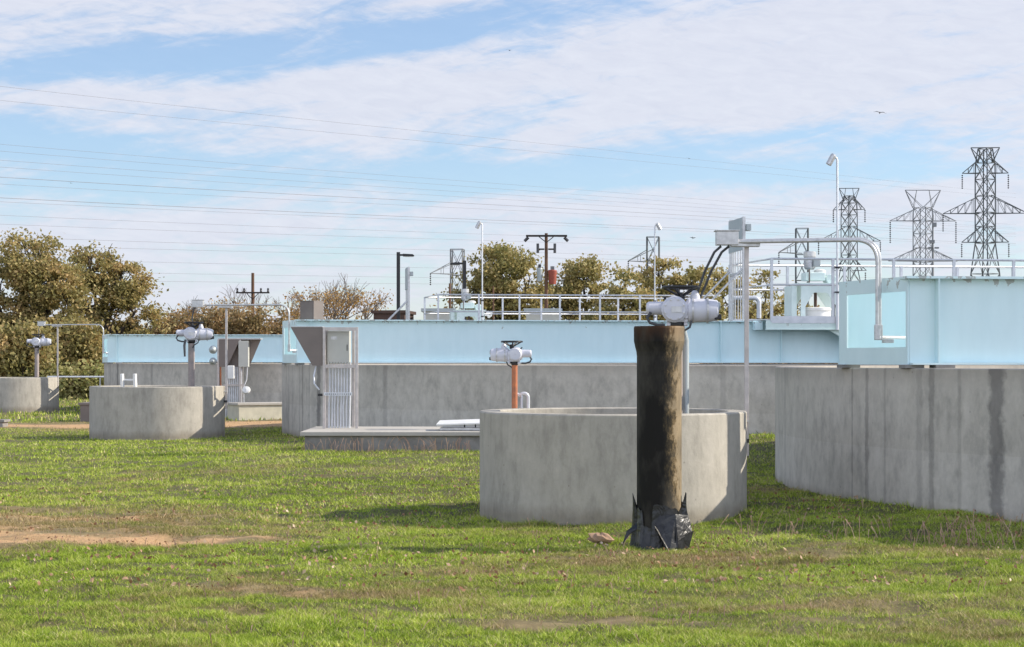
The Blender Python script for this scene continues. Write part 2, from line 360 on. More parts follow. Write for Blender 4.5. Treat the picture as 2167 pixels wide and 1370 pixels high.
M['drystem'] = leaf_mat('dry_red_stems', [(.36, (.36, .20, .16)), (.6, (.52, .36, .24))], .2)

# ---------------------------------------------------------------- the ground
CP = np.array([(0, 5, 0), (-6, 10, 0), (6, 10, 0.02), (1.27, 15.5, 0), (1, 17, -.02), (-3, 17, 0), (4, 15, .03), (3.4, 23.4, .10), (3.6, 19.6, .14), (4.4, 17.5, .12), (5, 16.3, .10), (8, 13, .06),
   (-1.5, 19, -.02), (1, 21, .05), (-3.2, 27.5, .24), (0, 27.5, .25), (-5.5, 33, .06), (4.2, 30.9, .37), (2.5, 31, .37), (-4.4, 39, .05), (-1, 33, .3), (-7.7, 37.5, 0), (-7.7, 41, 0), (-16, 57, 0),
   (-9, 51, 0), (-13, 55, 0), (-20, 50, 0), (0, 80, 0), (-40, 60, 0), (-8, 27, .02), (-6, 22, 0), (30, 60, 0), (20, 20, .1), (0, -20, 0), (-30, 20, 0), (-20, 34, 0), (-5.2, 28.5, .10), (12, 60, .1)])
def vnoise(x, y, s, seed):
    r_ = np.random.default_rng(seed); g_ = r_.random((64, 64)); X_ = x*s; Y_ = y*s
    i = np.floor(X_).astype(int); j = np.floor(Y_).astype(int); fx = X_-i; fy = Y_-j; fx = fx*fx*(3-2*fx); fy = fy*fy*(3-2*fy)
    a = g_[i % 64, j % 64]; b_ = g_[(i+1) % 64, j % 64]; c_ = g_[i % 64, (j+1) % 64]; d_ = g_[(i+1) % 64, (j+1) % 64]
    return (a*(1-fx)+b_*fx)*(1-fy)+(c_*(1-fx)+d_*fx)*fy
def ground_z(x, y):
    x = np.asarray(x, float); y = np.asarray(y, float)
    num = np.zeros_like(x); den = np.zeros_like(x)
    for cx, cy, cz in CP:
        d = ((x-cx)**2+((y-cy)*.75)**2+.4)**-1.5
        num += d*cz; den += d
    far = np.clip((np.hypot(x, y-30)-50)/60, 0, 1)
    z = num/den*(1-far)
    near = np.clip((y-5)/5, 0, 1)*np.clip((70-y)/30, 0, 1)
    z += near*np.clip((34-y)/14, 0, 1)*(.050*(vnoise(x+50, y*1.5+9, 1.7, 31)-.5)+.045*(vnoise(x+50, y*1.6+9, 4.3, 32)-.5))
    z += near*(.012*np.sin(x*2.1+1.3*np.sin(y*1.1))*np.sin(y*2.6+x*.7)+.010*np.sin(x*5.3+y*1.7)*np.sin(y*6.1-x*.9))
    return z
def gz(x, y): return float(ground_z(np.array([x]), np.array([y]))[0])
xs = np.concatenate([[-4000, -1500, -600, -250, -120, -70, -45], np.arange(-32, -8, .8), np.arange(-8, 8, .08), np.arange(8.5, 32, 1.0), [45, 70, 120, 250, 600, 1500, 4000]])
ys = np.concatenate([[-60, -20, 0, 5, 8], np.arange(9.2, 24, .08), np.arange(24, 50, .35), np.arange(50, 110, 2), [130, 170, 240, 400, 800, 1800, 5000]])
gx, gy = np.meshgrid(xs, ys); gzz = ground_z(gx, gy)
me = bpy.data.meshes.new('ground'); nx, ny = len(xs), len(ys)
idx = np.arange(nx*ny).reshape(ny, nx)
q = np.stack([idx[:-1, :-1], idx[:-1, 1:], idx[1:, 1:], idx[1:, :-1]], -1).reshape(-1, 4)
me.from_pydata(np.stack([gx, gy, gzz], -1).reshape(-1, 3).tolist(), [], q.tolist()); me.polygons.foreach_set('use_smooth', [True]*len(q)); me.materials.append(M['ground'])
go = bpy.data.objects.new('ground', me); col.objects.link(go); tag(go, kind='structure')

# ---------------------------------------------------------------- tanks and their bridges
TR = 10.0
C = [Vector((13.33, 22.0, 0)), Vector((4.84, 40.9, 0)), Vector((-3.65, 61.2, 0))]
V = [Vector((1.06, 18.9, 0)), Vector((-7.46, 37.8, 0)), Vector((-16.1, 58.1, 0))]; VR = 1.40; VH = 1.10
PADS = [(-3.25, 1.6, 27.5, 29.7)]
TT = 1.55
def tank(i, label):
    t_ = thing('concrete_tank', label, 'tank', C[i], 0, 'round concrete clarifier tanks')
    MB().lathe([(TR, -.4), (TR, TT-.01), (TR-.012, TT), (TR-.3, TT), (TR-.3, -.3)], 160).build('tank_wall', M['tank'], t_)
    MB().lathe([(.01, 1.15), (TR-.29, 1.15)], 64).build('water', M['water'], t_)
    return t_
T = [tank(0, 'nearest grey concrete tank wall with dark vertical streaks at the right edge'),
     tank(1, 'long grey concrete tank wall behind the electrical stand and the round vaults'),
     tank(2, 'farthest grey concrete tank wall, left, behind the middle round vault')]
# vertical pour joints and damp runs on the walls: thin proud ribs and sunk strips
def seam(i, px, width, mt):
    s_ = (px-1083.5)/F; cx, cy = C[i].x, C[i].y
    a = 1+s_*s_; b_ = -2*(s_*cx+cy); c_ = cx*cx+cy*cy-TR*TR; D = b_*b_-4*a*c_
    Y = (-b_-math.sqrt(max(D, 0)))/(2*a); return math.atan2(Y-cy, s_*Y-cx)
m = M['tank']; t = m.node_tree; b = t.nodes['Principled BSDF']
src = b.inputs['Base Color'].links[0].from_socket
oc = objc(t); sp = t.nodes.new('ShaderNodeSeparateXYZ'); t.links.new(oc, sp.inputs[0])
ang = mth(t, 'MULTIPLY', mth(t, 'ARCTAN2', sp.outputs[1], sp.outputs[0]), TR)
cb = t.nodes.new('ShaderNodeCombineXYZ'); t.links.new(ang, cb.inputs[0]); t.links.new(sp.outputs[2], cb.inputs[2])
wob = noise(t, cb.outputs[0], 7, 5, .6)
for i, px, wd, dk in ((0, 1661, .05, .5), (0, 1803, .03, .45), (0, 1834, .07, .5), (0, 1872, .04, .3), (0, 1945, .09, .28), (0, 2108, .17, .75), (0, 2030, .05, .25), (1, 640, .08, .45), (1, 815, .12, .35), (1, 1130, .1, .25), (1, 1530, .1, .3)):
    a0 = seam(i, px, wd, None)*TR
    d = mth(t, 'ABSOLUTE', mth(t, 'SUBTRACT', ang, a0)); e = mth(t, 'ADD', d, mth(t, 'MULTIPLY', mth(t, 'SUBTRACT', wob, .5), wd*1.2))
    mr = t.nodes.new('ShaderNodeMapRange'); t.links.new(e, mr.inputs[0]); mr.inputs[1].default_value = wd*.35; mr.inputs[2].default_value = wd*.7; mr.inputs[3].default_value = dk; mr.inputs[4].default_value = 0
    src = mixc(t, mr.outputs[0], src, (.36, .36, .38), 'MULTIPLY')
t.links.new(src, b.inputs['Base Color'])

ax = math.atan2(.12, 1); SH = -.22
AC = [Vector((4.05, 18.3, 0)), Vector((-4.44, 37.2, 0)), Vector((-12.93, 57.5, 0))]
BZ = 1.585
rot = Matrix.Rotation(-ax, 2)
Bl = rot @ Vector((-.46, 1.3))             # far corner of the end plate, bridge coordinates
LB = 19.6
def railing(parent, xo, x_end):
    r_ = MB()
    A0 = (9.9+xo, 2.15); A1 = (10.15+xo, -.5)
    for zz in (2.2, 1.65):
        r_.tube([(x_end, 2.15, zz), (A0[0], A0[1], zz), (A1[0], A1[1], zz), (x_end, -.5, zz)], .024 if zz > 2 else .02, 8)
    rl = r_.build('railing', M['alu'], parent)
    pm = None; xx = A1[0]
    spots = []
    while xx < x_end: spots.append((xx, -.5)); xx += 1.33
    xx = A0[0]
    while xx < x_end: spots.append((xx, 2.15)); xx += 1.33
    for k_, (px_, py_) in enumerate(spots):
        if pm is None:
            o = MB().box(-.028, .028, -.028, .028, .86, 2.21).build('post', M['alu'], rl, .004); pm = o.data; o.location = (px_, py_, 0)
        else:
            o = bpy.data.objects.new('post', pm); col.objects.link(o); o.parent = rl; o.location = (px_, py_, 0)
    MB().box(A1[0], x_end, -.53, -.515, .84, .99).build('kick_plate', M['alu'], rl)
    MB().box(A0[0], x_end, 2.16, 2.175, .84, .99).build('kick_plate', M['alu'], rl)
    return rl
def bridge(i, label, xo=0, full=True):
    b_ = thing('tank_bridge', label, 'footbridge', (AC[i].x, AC[i].y, BZ), ax, 'pale blue steel bridges across the tanks')
    g = MB().box(0, LB, 0, .018, .02, .875); g.box(-.06, LB, -.11, .13, .876, .9); g.box(0, LB, -.11, .13, 0, .019)
    g.build('girder', M['blue'], b_)
    g = MB().box(Bl.x, LB, Bl.y-.018, Bl.y, .02, .875); g.box(Bl.x, LB, Bl.y-.13, Bl.y+.11, .876, .9); g.box(Bl.x, LB, Bl.y-.13, Bl.y+.11, 0, .019)
    g.build('girder', M['blue'], b_)
    # end plate with its rectangular opening
    ln = Bl.length; Mx = Matrix.Rotation(math.atan2(Bl.y, Bl.x), 4, 'Z')
    e = MB(); y0, y1 = .004, .022
    e.box(.0, .035, y0, y1, .0, .9, Mx); e.box(ln*.88, ln, y0, y1, .0, .9, Mx); e.box(.035, ln*.88, y0, y1, .75, .9, Mx); e.box(.035, ln*.88, y0, y1, .0, .18, Mx)
    e.build('end_plate', M['blue'], b_)
    for sx in ([.27] if i == 0 else [.27, 8.93, 10.25, 11.55, 12.85, 14.15]) + [x_ for x_ in (4.6,) if i == 0] + [16.5]:
        MB().box(sx, sx+.014, -.105, -.001, .02, .875).build('stiffener', M['blue'], b_)
    MB().box(.6, .614, Bl.y-.125, Bl.y-.019, .02, .875).build('stiffener', M['blue'], b_)
    MB().box(.1, 8.4, .14, Bl.y-.14, .03, .045).build('floor_plate', M['blue'], b_)
    for fx, fy in ((.02, .05), (.32, -.02), (Bl.x+.05, Bl.y-.05)):
        MB().box(fx-.08, fx+.12, fy-.1, fy+.1, -.034, -.001).build('bearing_pad', M['slab_dark'], b_)
    if full:
        xb = 10.0+xo
        MB().box(xb, LB, -.5, 2.15, .905, .925).build('deck', M['galv'], b_)
        g = MB().box(xb+.02, LB, -.52, -.50, .72, .90); g.box(xb+.02, LB, -.54, -.46, .70, .72)
        g.build('edge_beam', M['green'], b_)
        MB().box(xb-.16, xb+.01, -.3, -.1, .70, .875).build('splice_box', M['blue'], b_, .004)
        for kx in range(5):
            MB().poly([(xb+.1+1.3*kx, .7), (xb+.9+1.3*kx, .7), (xb+.9+1.3*kx, .25)], -.46, -.44).build('gusset', M['green'], b_) if kx in (1,) else None
        railing(b_, xo, LB)
    return b_
B = [bridge(0, 'nearest pale blue steel bridge, resting on the streaked wall at the right edge', 0, False),
     bridge(1, 'long pale blue steel bridge crossing the middle tank behind the black pipe', SH),
     bridge(2, 'small far pale blue bridge at left, partly hidden by the middle actuator', .62+SH)]
def on_bridge(i, x, y, z): 
    p = Matrix.Rotation(ax, 3, 'Z') @ Vector((x+SH, y, z)); return Vector((AC[i].x, AC[i].y, BZ))+p

# drive units on the bridge decks
def drive_unit(label, loc):
    d = thing('drive_unit', label, 'drive motor', loc, ax, 'clarifier drive units on the bridges')
    outer = [(-.44, 0), (-.44, .78), (.48, .78), (.48, 0)]
    def arch(y):
        a = MB(); o = [(-.44, 0), (-.44, .78), (.48, .78), (.48, 0), (.36, 0), (.36, .30), (.14, .60), (-.16, .60), (-.34, .30), (-.34, 0)]
        a.poly([(-.44, 0), (-.34, 0), (-.34, .30), (-.44, .30)], y, y+.02); a.poly([(-.44, .30), (-.34, .30), (-.16, .60), (-.16, .78), (-.44, .78)], y, y+.02)
        a.poly([(-.16, .60), (.14, .60), (.14, .78), (-.16, .78)], y, y+.02); a.poly([(.14, .60), (.36, .30), (.48, .30), (.48, .78), (.14, .78)], y, y+.02)
        a.poly([(.36, 0), (.48, 0), (.48, .30), (.36, .30)], y, y+.02)
        return a
    arch(-.40).build('arch_frame', M['teal'], d); arch(.38).build('arch_frame', M['teal'], d)
    MB().box(-.50, .54, -.44, .44, .785, .81).build('top_plate', M['teal'], d, .004)
    MB().box(-.62, -.5, -.3, .3, 0, .75).build('side_cabinet', M['teal'], d, .01)
    MB().lathe([(.01, .02), (.33, .02), (.33, .22), (.36, .22), (.36, .27), (.30, .29), (.01, .29)], 36).build('turntable', M['whitish'], d)
    MB().tube([(0, 0, .28), (0, 0, .78)], .035, 12).build('shaft', M['brown'], d)
    gb = MB().box(-.27, .17, -.2, .2, .87, 1.05).build('gearbox', M['teal'], d, .02)
    MB().lathe([(.01, 1.05), (.13, 1.05), (.13, 1.10), (.07, 1.13), (.01, 1.13)], 24, Matrix.Translation((.1, 0, 0))).build('cap', M['whitish'], gb)
    q_ = Matrix.Translation((.30, -.05, .90)) @ Matrix.Rotation(R(90), 4, 'X')
    MB().lathe([(.01, -.16), (.10, -.16), (.115, -.13), (.115, .13), (.10, .16), (.01, .16)], 28, q_).build('worm_housing', M['teal'], d)
    mo = MB(); mo.lathe([(.01, 1.12), (.09, 1.12), (.12, 1.16), (.12, 1.40)], 32, Matrix.Translation((-.13, 0, 0)))
    for k_ in range(20):
        a = 2*math.pi*k_/20; mo.bar((-.13+.122*math.cos(a), .122*math.sin(a), 1.17), (-.13+.122*math.cos(a), .122*math.sin(a), 1.38), .008)
    mo = mo.build('motor', M['motor'], d)
    MB().lathe([(.125, 1.39), (.135, 1.40), (.135, 1.50), (.12, 1.515), (.01, 1.515)], 32, Matrix.Translation((-.13, 0, 0))).build('fan_cover', M['galv'], mo)
    MB().box(-.09, .06, -.2, -.115, 1.18, 1.34).build('terminal_box', M['greypanel'], mo, .01)
    MB().tube([(-.2, -.22, .81), (-.2, -.22, 1.12)], .012, 8).build('drain_pipe', M['brown'], d)
    return d
drive_unit('larger pale teal drive unit with grey motor on the middle bridge, framed by tall railing', on_bridge(1, 11.5, .86, .927))
drive_unit('smaller far drive unit with grey motor poking above the low railing, left', on_bridge(2, 11.9, .86, .927))

# electrical panel frames standing across the bridges
def panel_frame(label, loc):
    p = thing('panel_frame', label, 'panel frame', loc, ax, 'sheet panels on frames beside the bridge railings')
    for yy in (0, 1.12):
        MB().box(-.035, .035, yy-.024, yy+.024, 0, 2.22 if yy == 0 else 2.24).build('upright', M['galv'], p, .004)
    for yy, x0 in ((0, -1.1), (1.12, -1.1)):
        MB().tube([(x0, yy, .02), (-.02, yy, 1.12)], .022, 8).build('brace', M['galv'], p)
    MB().box(-.055, -.04, -.02, 1.14, 1.50, 2.2).build('panel', M['greypanel'], p)
    c_ = MB()
    for k_, yy in enumerate((.2, .42, .66, .8, .93)): c_.tube([(-.02, yy, .03), (-.02, yy, 1.52)], .012, 8)
    c_.build('conduit', M['galv'], p)
    MB().box(.04, .14, -.1, .1, 1.92, 2.06).build('junction_box', M['greypanel'], p, .006)
    MB().box(-.03, .03, .04, 1.09, 1.0, 1.05).build('crossbar', M['galv'], p)
    return p
panel_frame('tall grey panel on a braced frame behind the near junction box', on_bridge(1, 9.68, .02, .905))
panel_frame('small grey panel on a braced frame beside the black lamp post', on_bridge(2, 9.85, .02, .905))

# lamp poles clamped to the railings
def lamp_pole(label, loc, h, side):
    p = thing('lamp_pole', label, 'lamp pole', loc, 0, 'slender lamp poles on the bridge railings')
    MB().tube([(0, 0, 0), (0, 0, 1.4)], .034, 10).build('base_sleeve', M['alu'], p)
    MB().tube([(0, 0, 1.38), (0, 0, h-.05), (side*.03, 0, h)], .022, 8).build('pole', M['alu'], p)
    q_ = Matrix.Translation((side*.02, 0, h)) @ Matrix.Rotation(R(180-side*28), 4, 'Y')
    hd = MB().lathe([(.01, -.09), (.05, -.085), (.062, -.05), (.062, .16), (.01, .16)], 16, Matrix.Translation((side*.09, 0, -.01)) @ q_).build('lamp_head', M['galv'], p)
    MB().lathe([(.01, .163), (.05, .163)], 16, Matrix.Translation((side*.09, 0, -.01)) @ q_).build('lens', M['glass'], hd)
    MB().box(-.05, .05, -.06, .06, 1.30, 1.335).build('clamp', M['black'], p)
    MB().box(-.05, .05, -.06, .06, .78, .81).build('clamp', M['black'], p)
lp = on_bridge(1, 11.55, -.58, .70); lamp_pole('tallest slender lamp pole, in front of the large drive unit', lp, 5.93-lp.z, -1)
lp = on_bridge(2, 12.2, -.58, .70); lamp_pole('slender lamp pole rising in front of the broad central oak', lp, 6.1-lp.z, -1)
lp = on_bridge(2, 17.9, -.58, .70); lamp_pole('slender lamp pole with its head turned right, over the middle railing', lp, 6.1-lp.z, 1)
# bent pipe on the far deck and box on the middle bridge
o = MB(); o.tube([at(1545, 631, 42.3)]+arc(at(1545, 631, 42.3), at(1606, 631, 42.3), at(1606, 672, 42.3), .12)+[at(1606, 674, 42.3)], .055, 12)
tag(o.build('bent_pipe', M['alu']), 'fat grey pipe with a downward elbow behind the post on the middle bridge', 'pipe')
cb_ = thing('control_cabinet', 'squat grey control cabinet on the left end of the middle bridge', 'cabinet', at(660, 677, 38.0) - Vector((0, 0, .0)), R(-38))
MB().box(-.2, .2, -.15, .15, 0, .39).build('body', M['taupe'], cb_, .006)
MB().box(-.17, .17, -.156, -.152, .03, .36).build('door', M['taupe'], cb_, .003)
MB().box(-.205, .205, -.16, .155, .392, .40).build('lid', M['taupe'], cb_, .003)

# ---------------------------------------------------------------- round vaults
def vault(i, label):
    v_ = thing('round_vault', label, 'concrete vault', (V[i].x, V[i].y, 0), .4*i, 'round concrete valve vaults')
    MB().lathe([(VR, -.4), (VR, VH-.014), (VR-.012, VH), (VR-.19, VH), (VR-.2, VH-.01), (VR-.2, -.35)], 96).build('vault_wall', M['vault'], v_)
    return v_
vault(0, 'largest round concrete vault directly behind the upright black pipe')
vault(1, 'middle round concrete vault with a ladder top showing above its rim')
vault(2, 'farthest round concrete vault cut by the left edge of the photo')

def actuator(label, loc, rz, s, stem, stem_mat, mount=1):
    a = thing('valve_actuator', label, 'valve actuator', loc, rz, 'white motorised valve actuators with black handwheels'); 
    h = stem
    st = MB().tube([(0, 0, 0), (0, 0, h-.16)], .068, 20).build('stem_pipe', stem_mat, a)
    MB().lathe([(.068, h-.20), (.10, h-.165), (.10, h-.135), (.01, h-.135)], 20).build('flange', M['black'], st)
    f_ = MB().box(-.10, .12, -.09, .09, h-.135, h-.10); f_.box(-.10, -.06, -.08, .08, h-.175, h-.135); f_.box(.08, .12, -.08, .08, h-.175, h-.135)
    f_.build('mounting_foot', M['white'], a, .008)
    # gear case: round cover towards local -y
    Mx = Matrix.Translation((-.02, 0, h)) @ Matrix.Rotation(R(90), 4, 'X')
    b_ = MB().lathe([(.01, -.16), (.10, -.16), (.125, -.13), (.125, .10), (.14, .11), (.14, .135), (.125, .15), (.115, .165), (.01, .172)], 36, Mx)
    b_.box(-.10, .12, -.12, .12, h-.10, h+.06)
    b_.build('gear_case', M['white'], a, .01)
    for k_ in range(6):
        an = math.pi/6+k_*math.pi/3
        pass
    My = Matrix.Translation((0, 0, h)) @ Matrix.Rotation(R(90), 4, 'Y')
    MB().box(-.055, .055, -.176, -.172, h-.035, h+.03).build('nameplate', M['galv'], a)
    for xq in (.175, .33): MB().lathe([(.120, -.012), (.134, -.010), (.134, .010), (.120, .012)], 32, Matrix.Translation((xq, -.02, h-.01)) @ Matrix.Rotation(R(90), 4, 'Y')).build('clamp_ring', M['galv'], a)
    MB().tube([(.16, -.10, h-.12), (.14, -.12, h-.19), (.06, -.10, h-.24), (.03, -.05, h-.30)], .012, 8).build('cable', M['rubber'], a)
    for k_ in range(8):
        an = math.pi/8+k_*math.pi/4
        MB().lathe([(.001, .0), (.011, .0), (.011, .014), (.001, .016)], 6, Mx @ Matrix.Translation((.105*math.cos(an), .105*math.sin(an), .162))).build('bolt', M['galv'], a)
    # small motor on the left, large control housing on the right
    MB().lathe([(.01, -.32), (.055, -.315), (.07, -.29), (.072, -.12), (.09, -.10)], 28, Matrix.Translation((0, .02, .015)) @ My).build('motor', M['white'], a)
    c_ = MB().lathe([(.10, .10), (.125, .13), (.128, .20), (.12, .36), (.108, .43), (.09, .445), (.01, .45)], 32, Matrix.Translation((0, -.02, -.01)) @ My)
    cc = c_.build('control_housing', M['white'], a)
    MB().lathe([(.01, 0), (.045, 0), (.045, .02), (.03, .03), (.01, .03)], 20, Matrix.Translation((.435, -.045, h+.035)) @ Matrix.Rotation(R(90), 4, 'Y')).build('display_window', M['greypanel'], cc)
    MB().box(.40, .475, -.10, -.02, h-.11, h-.05).build('selector_knob', M['black'], cc, .01)
    # cable gland block on top
    MB().lathe([(.055, 0), (.05, .05), (.028, .10), (.01, .105)], 20, Matrix.Translation((.20, 0, h+.10))).build('cable_gland', M['white'], a)
    # handwheel
    hw = MB(); n = 36
    hw.tube([(.19*math.cos(2*math.pi*k_/n)+.05, .19*math.sin(2*math.pi*k_/n), h+.235) for k_ in range(n+1)], .017, 8, False)
    hwo = hw.build('handwheel', M['black'], a)
    sp_ = MB()
    for k_ in range(5):
        an = .5+2*math.pi*k_/5; sp_.tube([(.05+.03*math.cos(an), .03*math.sin(an), h+.15), (.05+.188*math.cos(an), .188*math.sin(an), h+.235)], .013, 8)
    sp_.build('spokes', M['black'], hwo)
    MB().lathe([(.04, h+.10), (.045, h+.13), (.035, h+.18), (.01, h+.185)], 20, Matrix.Translation((.05, 0, 0))).build('hub', M['black'], hwo)
    MB().tube([(-.27, -.06, h-.03), (-.31, -.07, h-.09), (-.28, -.08, h-.14), (-.2, -.08, h-.165), (-.12, -.08, h-.165)], .016, 10).build('cable', M['rubber'], a)
    MB().tube([(-.10, -.10, h+.09), (-.13, -.12, h+.13)], .012, 8).build('lever', M['black'], a)
    a.scale = (s, s, s)
    return a
actuator('largest white valve actuator with black handwheel directly above the upright black pipe', (X(1431, 19.1), 19.1, 0), R(-4), 1, 2.17, M['fadedpipe'])
a2 = actuator('white valve actuator with hanging lever on the middle vault, by the taupe hood', (X(405, 37.8), 37.8, 0), R(8), 1, 2.20, M['fadedpipe'])
MB().tube([(-.12, -.12, 2.08), (-.14, -.13, 1.95), (-.13, -.13, 1.72)], [.022, .026, .02], 8).build('hanging_lever', M['rubber'], a2)
a3 = actuator('farthest white valve actuator, in front of the large left oak', (X(78, 57.9), 57.9, 0), R(8), 1, 2.25, M['fadedpipe'])
a4 = actuator('lone white valve actuator on a bright orange pipe before the middle tank wall', (X(1089, 28.6), 28.6, .54), R(176), .86, 1.385, M['orange'])
for ch in bpy.data.objects:
    if ch.parent == a4 and ch.name.startswith('stem_pipe'): ch.scale = (.8, .8, 1)
# conduits beside the lone actuator: candy-cane bends
o = thing('conduit_pair', 'two hooked silver conduits rising beside the bright orange pipe', 'conduit', (X(1110, 28.7), 28.7, .54))
MB().tube([(-.045, 0, 0), (-.045, 0, .50)]+arc((-.045, 0, .40), (-.045, 0, .55), (-.11, 0, .55), .05)+[(-.12, 0, .56)], .022, 10).build('conduit', M['alu'], o)
MB().tube([(.06, 0, 0), (.06, 0, .48)]+arc((.06, 0, .40), (.06, 0, .57), (-.09, 0, .57), .08)+[(-.10, 0, .53)], .026, 10).build('conduit', M['alu'], o)
# conduit behind the black pipe, leaning in to the big actuator
o = MB().tube([(X(1451, 19.2), 19.2, 0), (X(1451, 19.2), 19.2, 1.84), (X(1446, 19.2), 19.2, 1.94), (X(1440, 19.15), 19.15, 2.0)], .036, 14)
tag(o.build('steel_conduit', M['greypanel']), 'thick grey conduit rising from the vault just right of the black pipe', 'conduit')

# ---------------------------------------------------------------- conduit masts: box on a post, conduits to the bridge end
def mast(label, P, z, end, zend, boxc, gland, pair=True, s=1.0):
    g_ = thing('conduit_mast', label, 'conduit mast', (P[0], P[1], 0), 0, 'junction boxes on posts with conduits to the bridges')
    ps = MB().box(-.022, .022, -.022, .022, .62, z-.02)
    po = ps.build('post', M['strut'], g_, .003)
    MB().box(-.05, .02, -.05, .05, .76, .80).build('clamp', M['black'], po); MB().box(-.05, .02, -.05, .05, .98, 1.0).build('clamp', M['galv'], po)
    MB().box(-.17, .13, -.10, .03, z-.055, z-.022).build('bracket', M['galv'], g_, .003)
    bx = MB().box(-.115, .115, -.07, .07, -.075, .07); q_ = bx.build('junction_box', M['galv'], g_, .005); q_.location = (boxc[0]-P[0], boxc[1]-P[1], z+.035)
    MB().box(-.13, .13, -.085, .085, .071, .082).build('lid', M['galv'], q_, .003)
    ex, ey = end[0]-P[0], end[1]-P[1]; bx0 = boxc[0]-P[0]+.115
    for k_, off in enumerate((-.028, .028) if pair else (0,)):
        dy = off*1.2; dz = off*.25
        pts = [(bx0, boxc[1]-P[1]+dy, z+dz)]+arc((bx0, boxc[1]-P[1]+dy, z+dz), (ex+off*.7, ey+dy, z+dz), (ex+off*.7, ey+dy, zend), .24, 10)+[(ex+off*.7, ey+dy, zend)]
        MB().tube(pts, .0195, 12).build('conduit', M['galv'], g_)
        MB().box(ex+off*.7-.028, ex+off*.7+.028, ey+dy-.03, ey+dy+.03, zend-.13, zend+.03).build('conduit_elbow', M['galv'], g_, .008)
    MB().tube([(ex, ey, zend-.10), (ex+.36, ey+.38, zend-.10)], .018, 10).build('conduit', M['galv'], g_)
    MB().box(ex+.06, ex+.17, ey+.04, ey+.13, zend-.16, zend-.12).build('conduit_clamp', M['galv'], g_, .004)
    ga = [Vector(q)-Vector((P[0], P[1], 0)) for q in gland]
    for k_ in ((0, 1) if pair else (0,)):
        a = ga[0]+Vector((.05*k_, 0, 0)); b2 = Vector((boxc[0]-P[0]-.06+.085*k_, boxc[1]-P[1], z-.05))
        mid = a.lerp(b2, .5)+Vector((-.03, 0, .02)); pts = [a, a.lerp(b2, .2)+Vector((-.012, 0, 0)), mid, a.lerp(b2, .8)+Vector((-.015, 0, .05)), b2]
        MB().tube(pts, .014, 10).build('flexible_conduit', M['rubber'], g_)
    return g_
mast('tallest junction box mast, its twin silver conduits arching right to the nearest bridge', (X(1580, 19.0), 19.0), 2.885, (3.80, 18.62), 1.97, (X(1538, 18.95), 18.95), [(X(1470, 19.1), 19.1, 2.28)])
mast('junction box mast beside the middle vault, conduit arching right above the taupe hood', (X(479, 37.8), 37.8), 2.80, (X(612, 37.4), 37.4), 1.95, (X(419, 37.8), 37.8), [(X(407, 37.8), 37.8, 2.34)], False)
mast('smallest junction box mast at far left, before the large oak', (X(122, 58.1), 58.1), 2.80, (X(219, 57.6), 57.6), 2.0, (X(88, 58.1), 58.1), [(X(83, 57.9), 57.9, 2.38)], False)

# ladder top in the middle vault
ld = thing('ladder', 'white ladder top poking above the rim of the middle vault', 'ladder', (X(277, 37.2), 37.2, 0), R(10))
for sx in (-.13, .13): MB().bar((sx, .1, .0), (sx-.05, -.02, 1.36), .05, .09).build('side_rail', M['whitish'], ld)
MB().bar((-.17, 0, 1.24), (.09, 0, 1.24), .035).build('rung', M['whitish'], ld)
MB().bar((-.15, .03, .94), (.11, .03, .94), .035).build('rung', M['whitish'], ld)

# ---------------------------------------------------------------- pads
pd = thing('concrete_pad', 'low concrete slab with projecting lip, left of the largest vault', 'concrete slab', (0, 0, 0))
x0, x1, y0, y1 = PADS[0]
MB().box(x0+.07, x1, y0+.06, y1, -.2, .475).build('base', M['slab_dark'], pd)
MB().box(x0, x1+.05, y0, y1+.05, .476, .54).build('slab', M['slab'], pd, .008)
ht = thing('access_hatch', 'white metal access hatch lid propped open on the low slab', 'hatch', (X(990, 28.1), 28.1, .54), R(-3))
MB().box(-.42, .45, -.2, .35, .004, .05).build('frame', M['galv'], ht, .004)
MB().box(-.47, .5, -.28, .30, -.012, .012, Matrix.Translation((0, 0, .13)) @ Matrix.Rotation(R(-2), 4, 'Y') @ Matrix.Rotation(R(4), 4, 'X')).build('lid', M['whitish'], ht, .004)
for sx in (-.05, .12): MB().box(sx, sx+.02, -.15, -.12, .05, .11).build('hinge', M['black'], ht)
def padbox(label, px0, px1, Y, top, rz, mat_, lip, dy=1.2):
    xa, xb = X(px0, Y), X(px1, Y); z1 = Z(top, Y)
    p = thing('concrete_pad', label, 'concrete slab', ((xa+xb)/2, Y, 0), rz); hw = (xb-xa)/2
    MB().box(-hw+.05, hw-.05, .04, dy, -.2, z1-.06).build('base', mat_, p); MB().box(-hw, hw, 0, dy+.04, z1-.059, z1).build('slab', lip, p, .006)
    return p
padbox('cream low slab between the conduit bundle and the middle tank', 500, 640, 49.6, 853, R(28), M['cream'], M['slab'], 1.0)
padbox('small brownish slab half hidden behind the middle vault', 165, 240, 47.5, 853, R(0), M['taupe'], M['taupe'])
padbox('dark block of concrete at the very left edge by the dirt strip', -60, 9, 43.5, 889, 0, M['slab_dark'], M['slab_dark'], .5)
# low rail line left of the far tank
fr = thing('pipe_rail', 'long low white rail between the far vault and the far tank', 'rail', (0, 0, 0))
yy = 66
MB().tube([at(100, 798, yy), at(330, 798, yy)], .035, 8).build('rail', M['alu'], fr)
for px in (104, 212, 320):
    MB().tube([(X(px, yy), yy, -.1), (X(px, yy), yy, Z(799, yy))], .025, 8).build('post', M['galv'], fr)

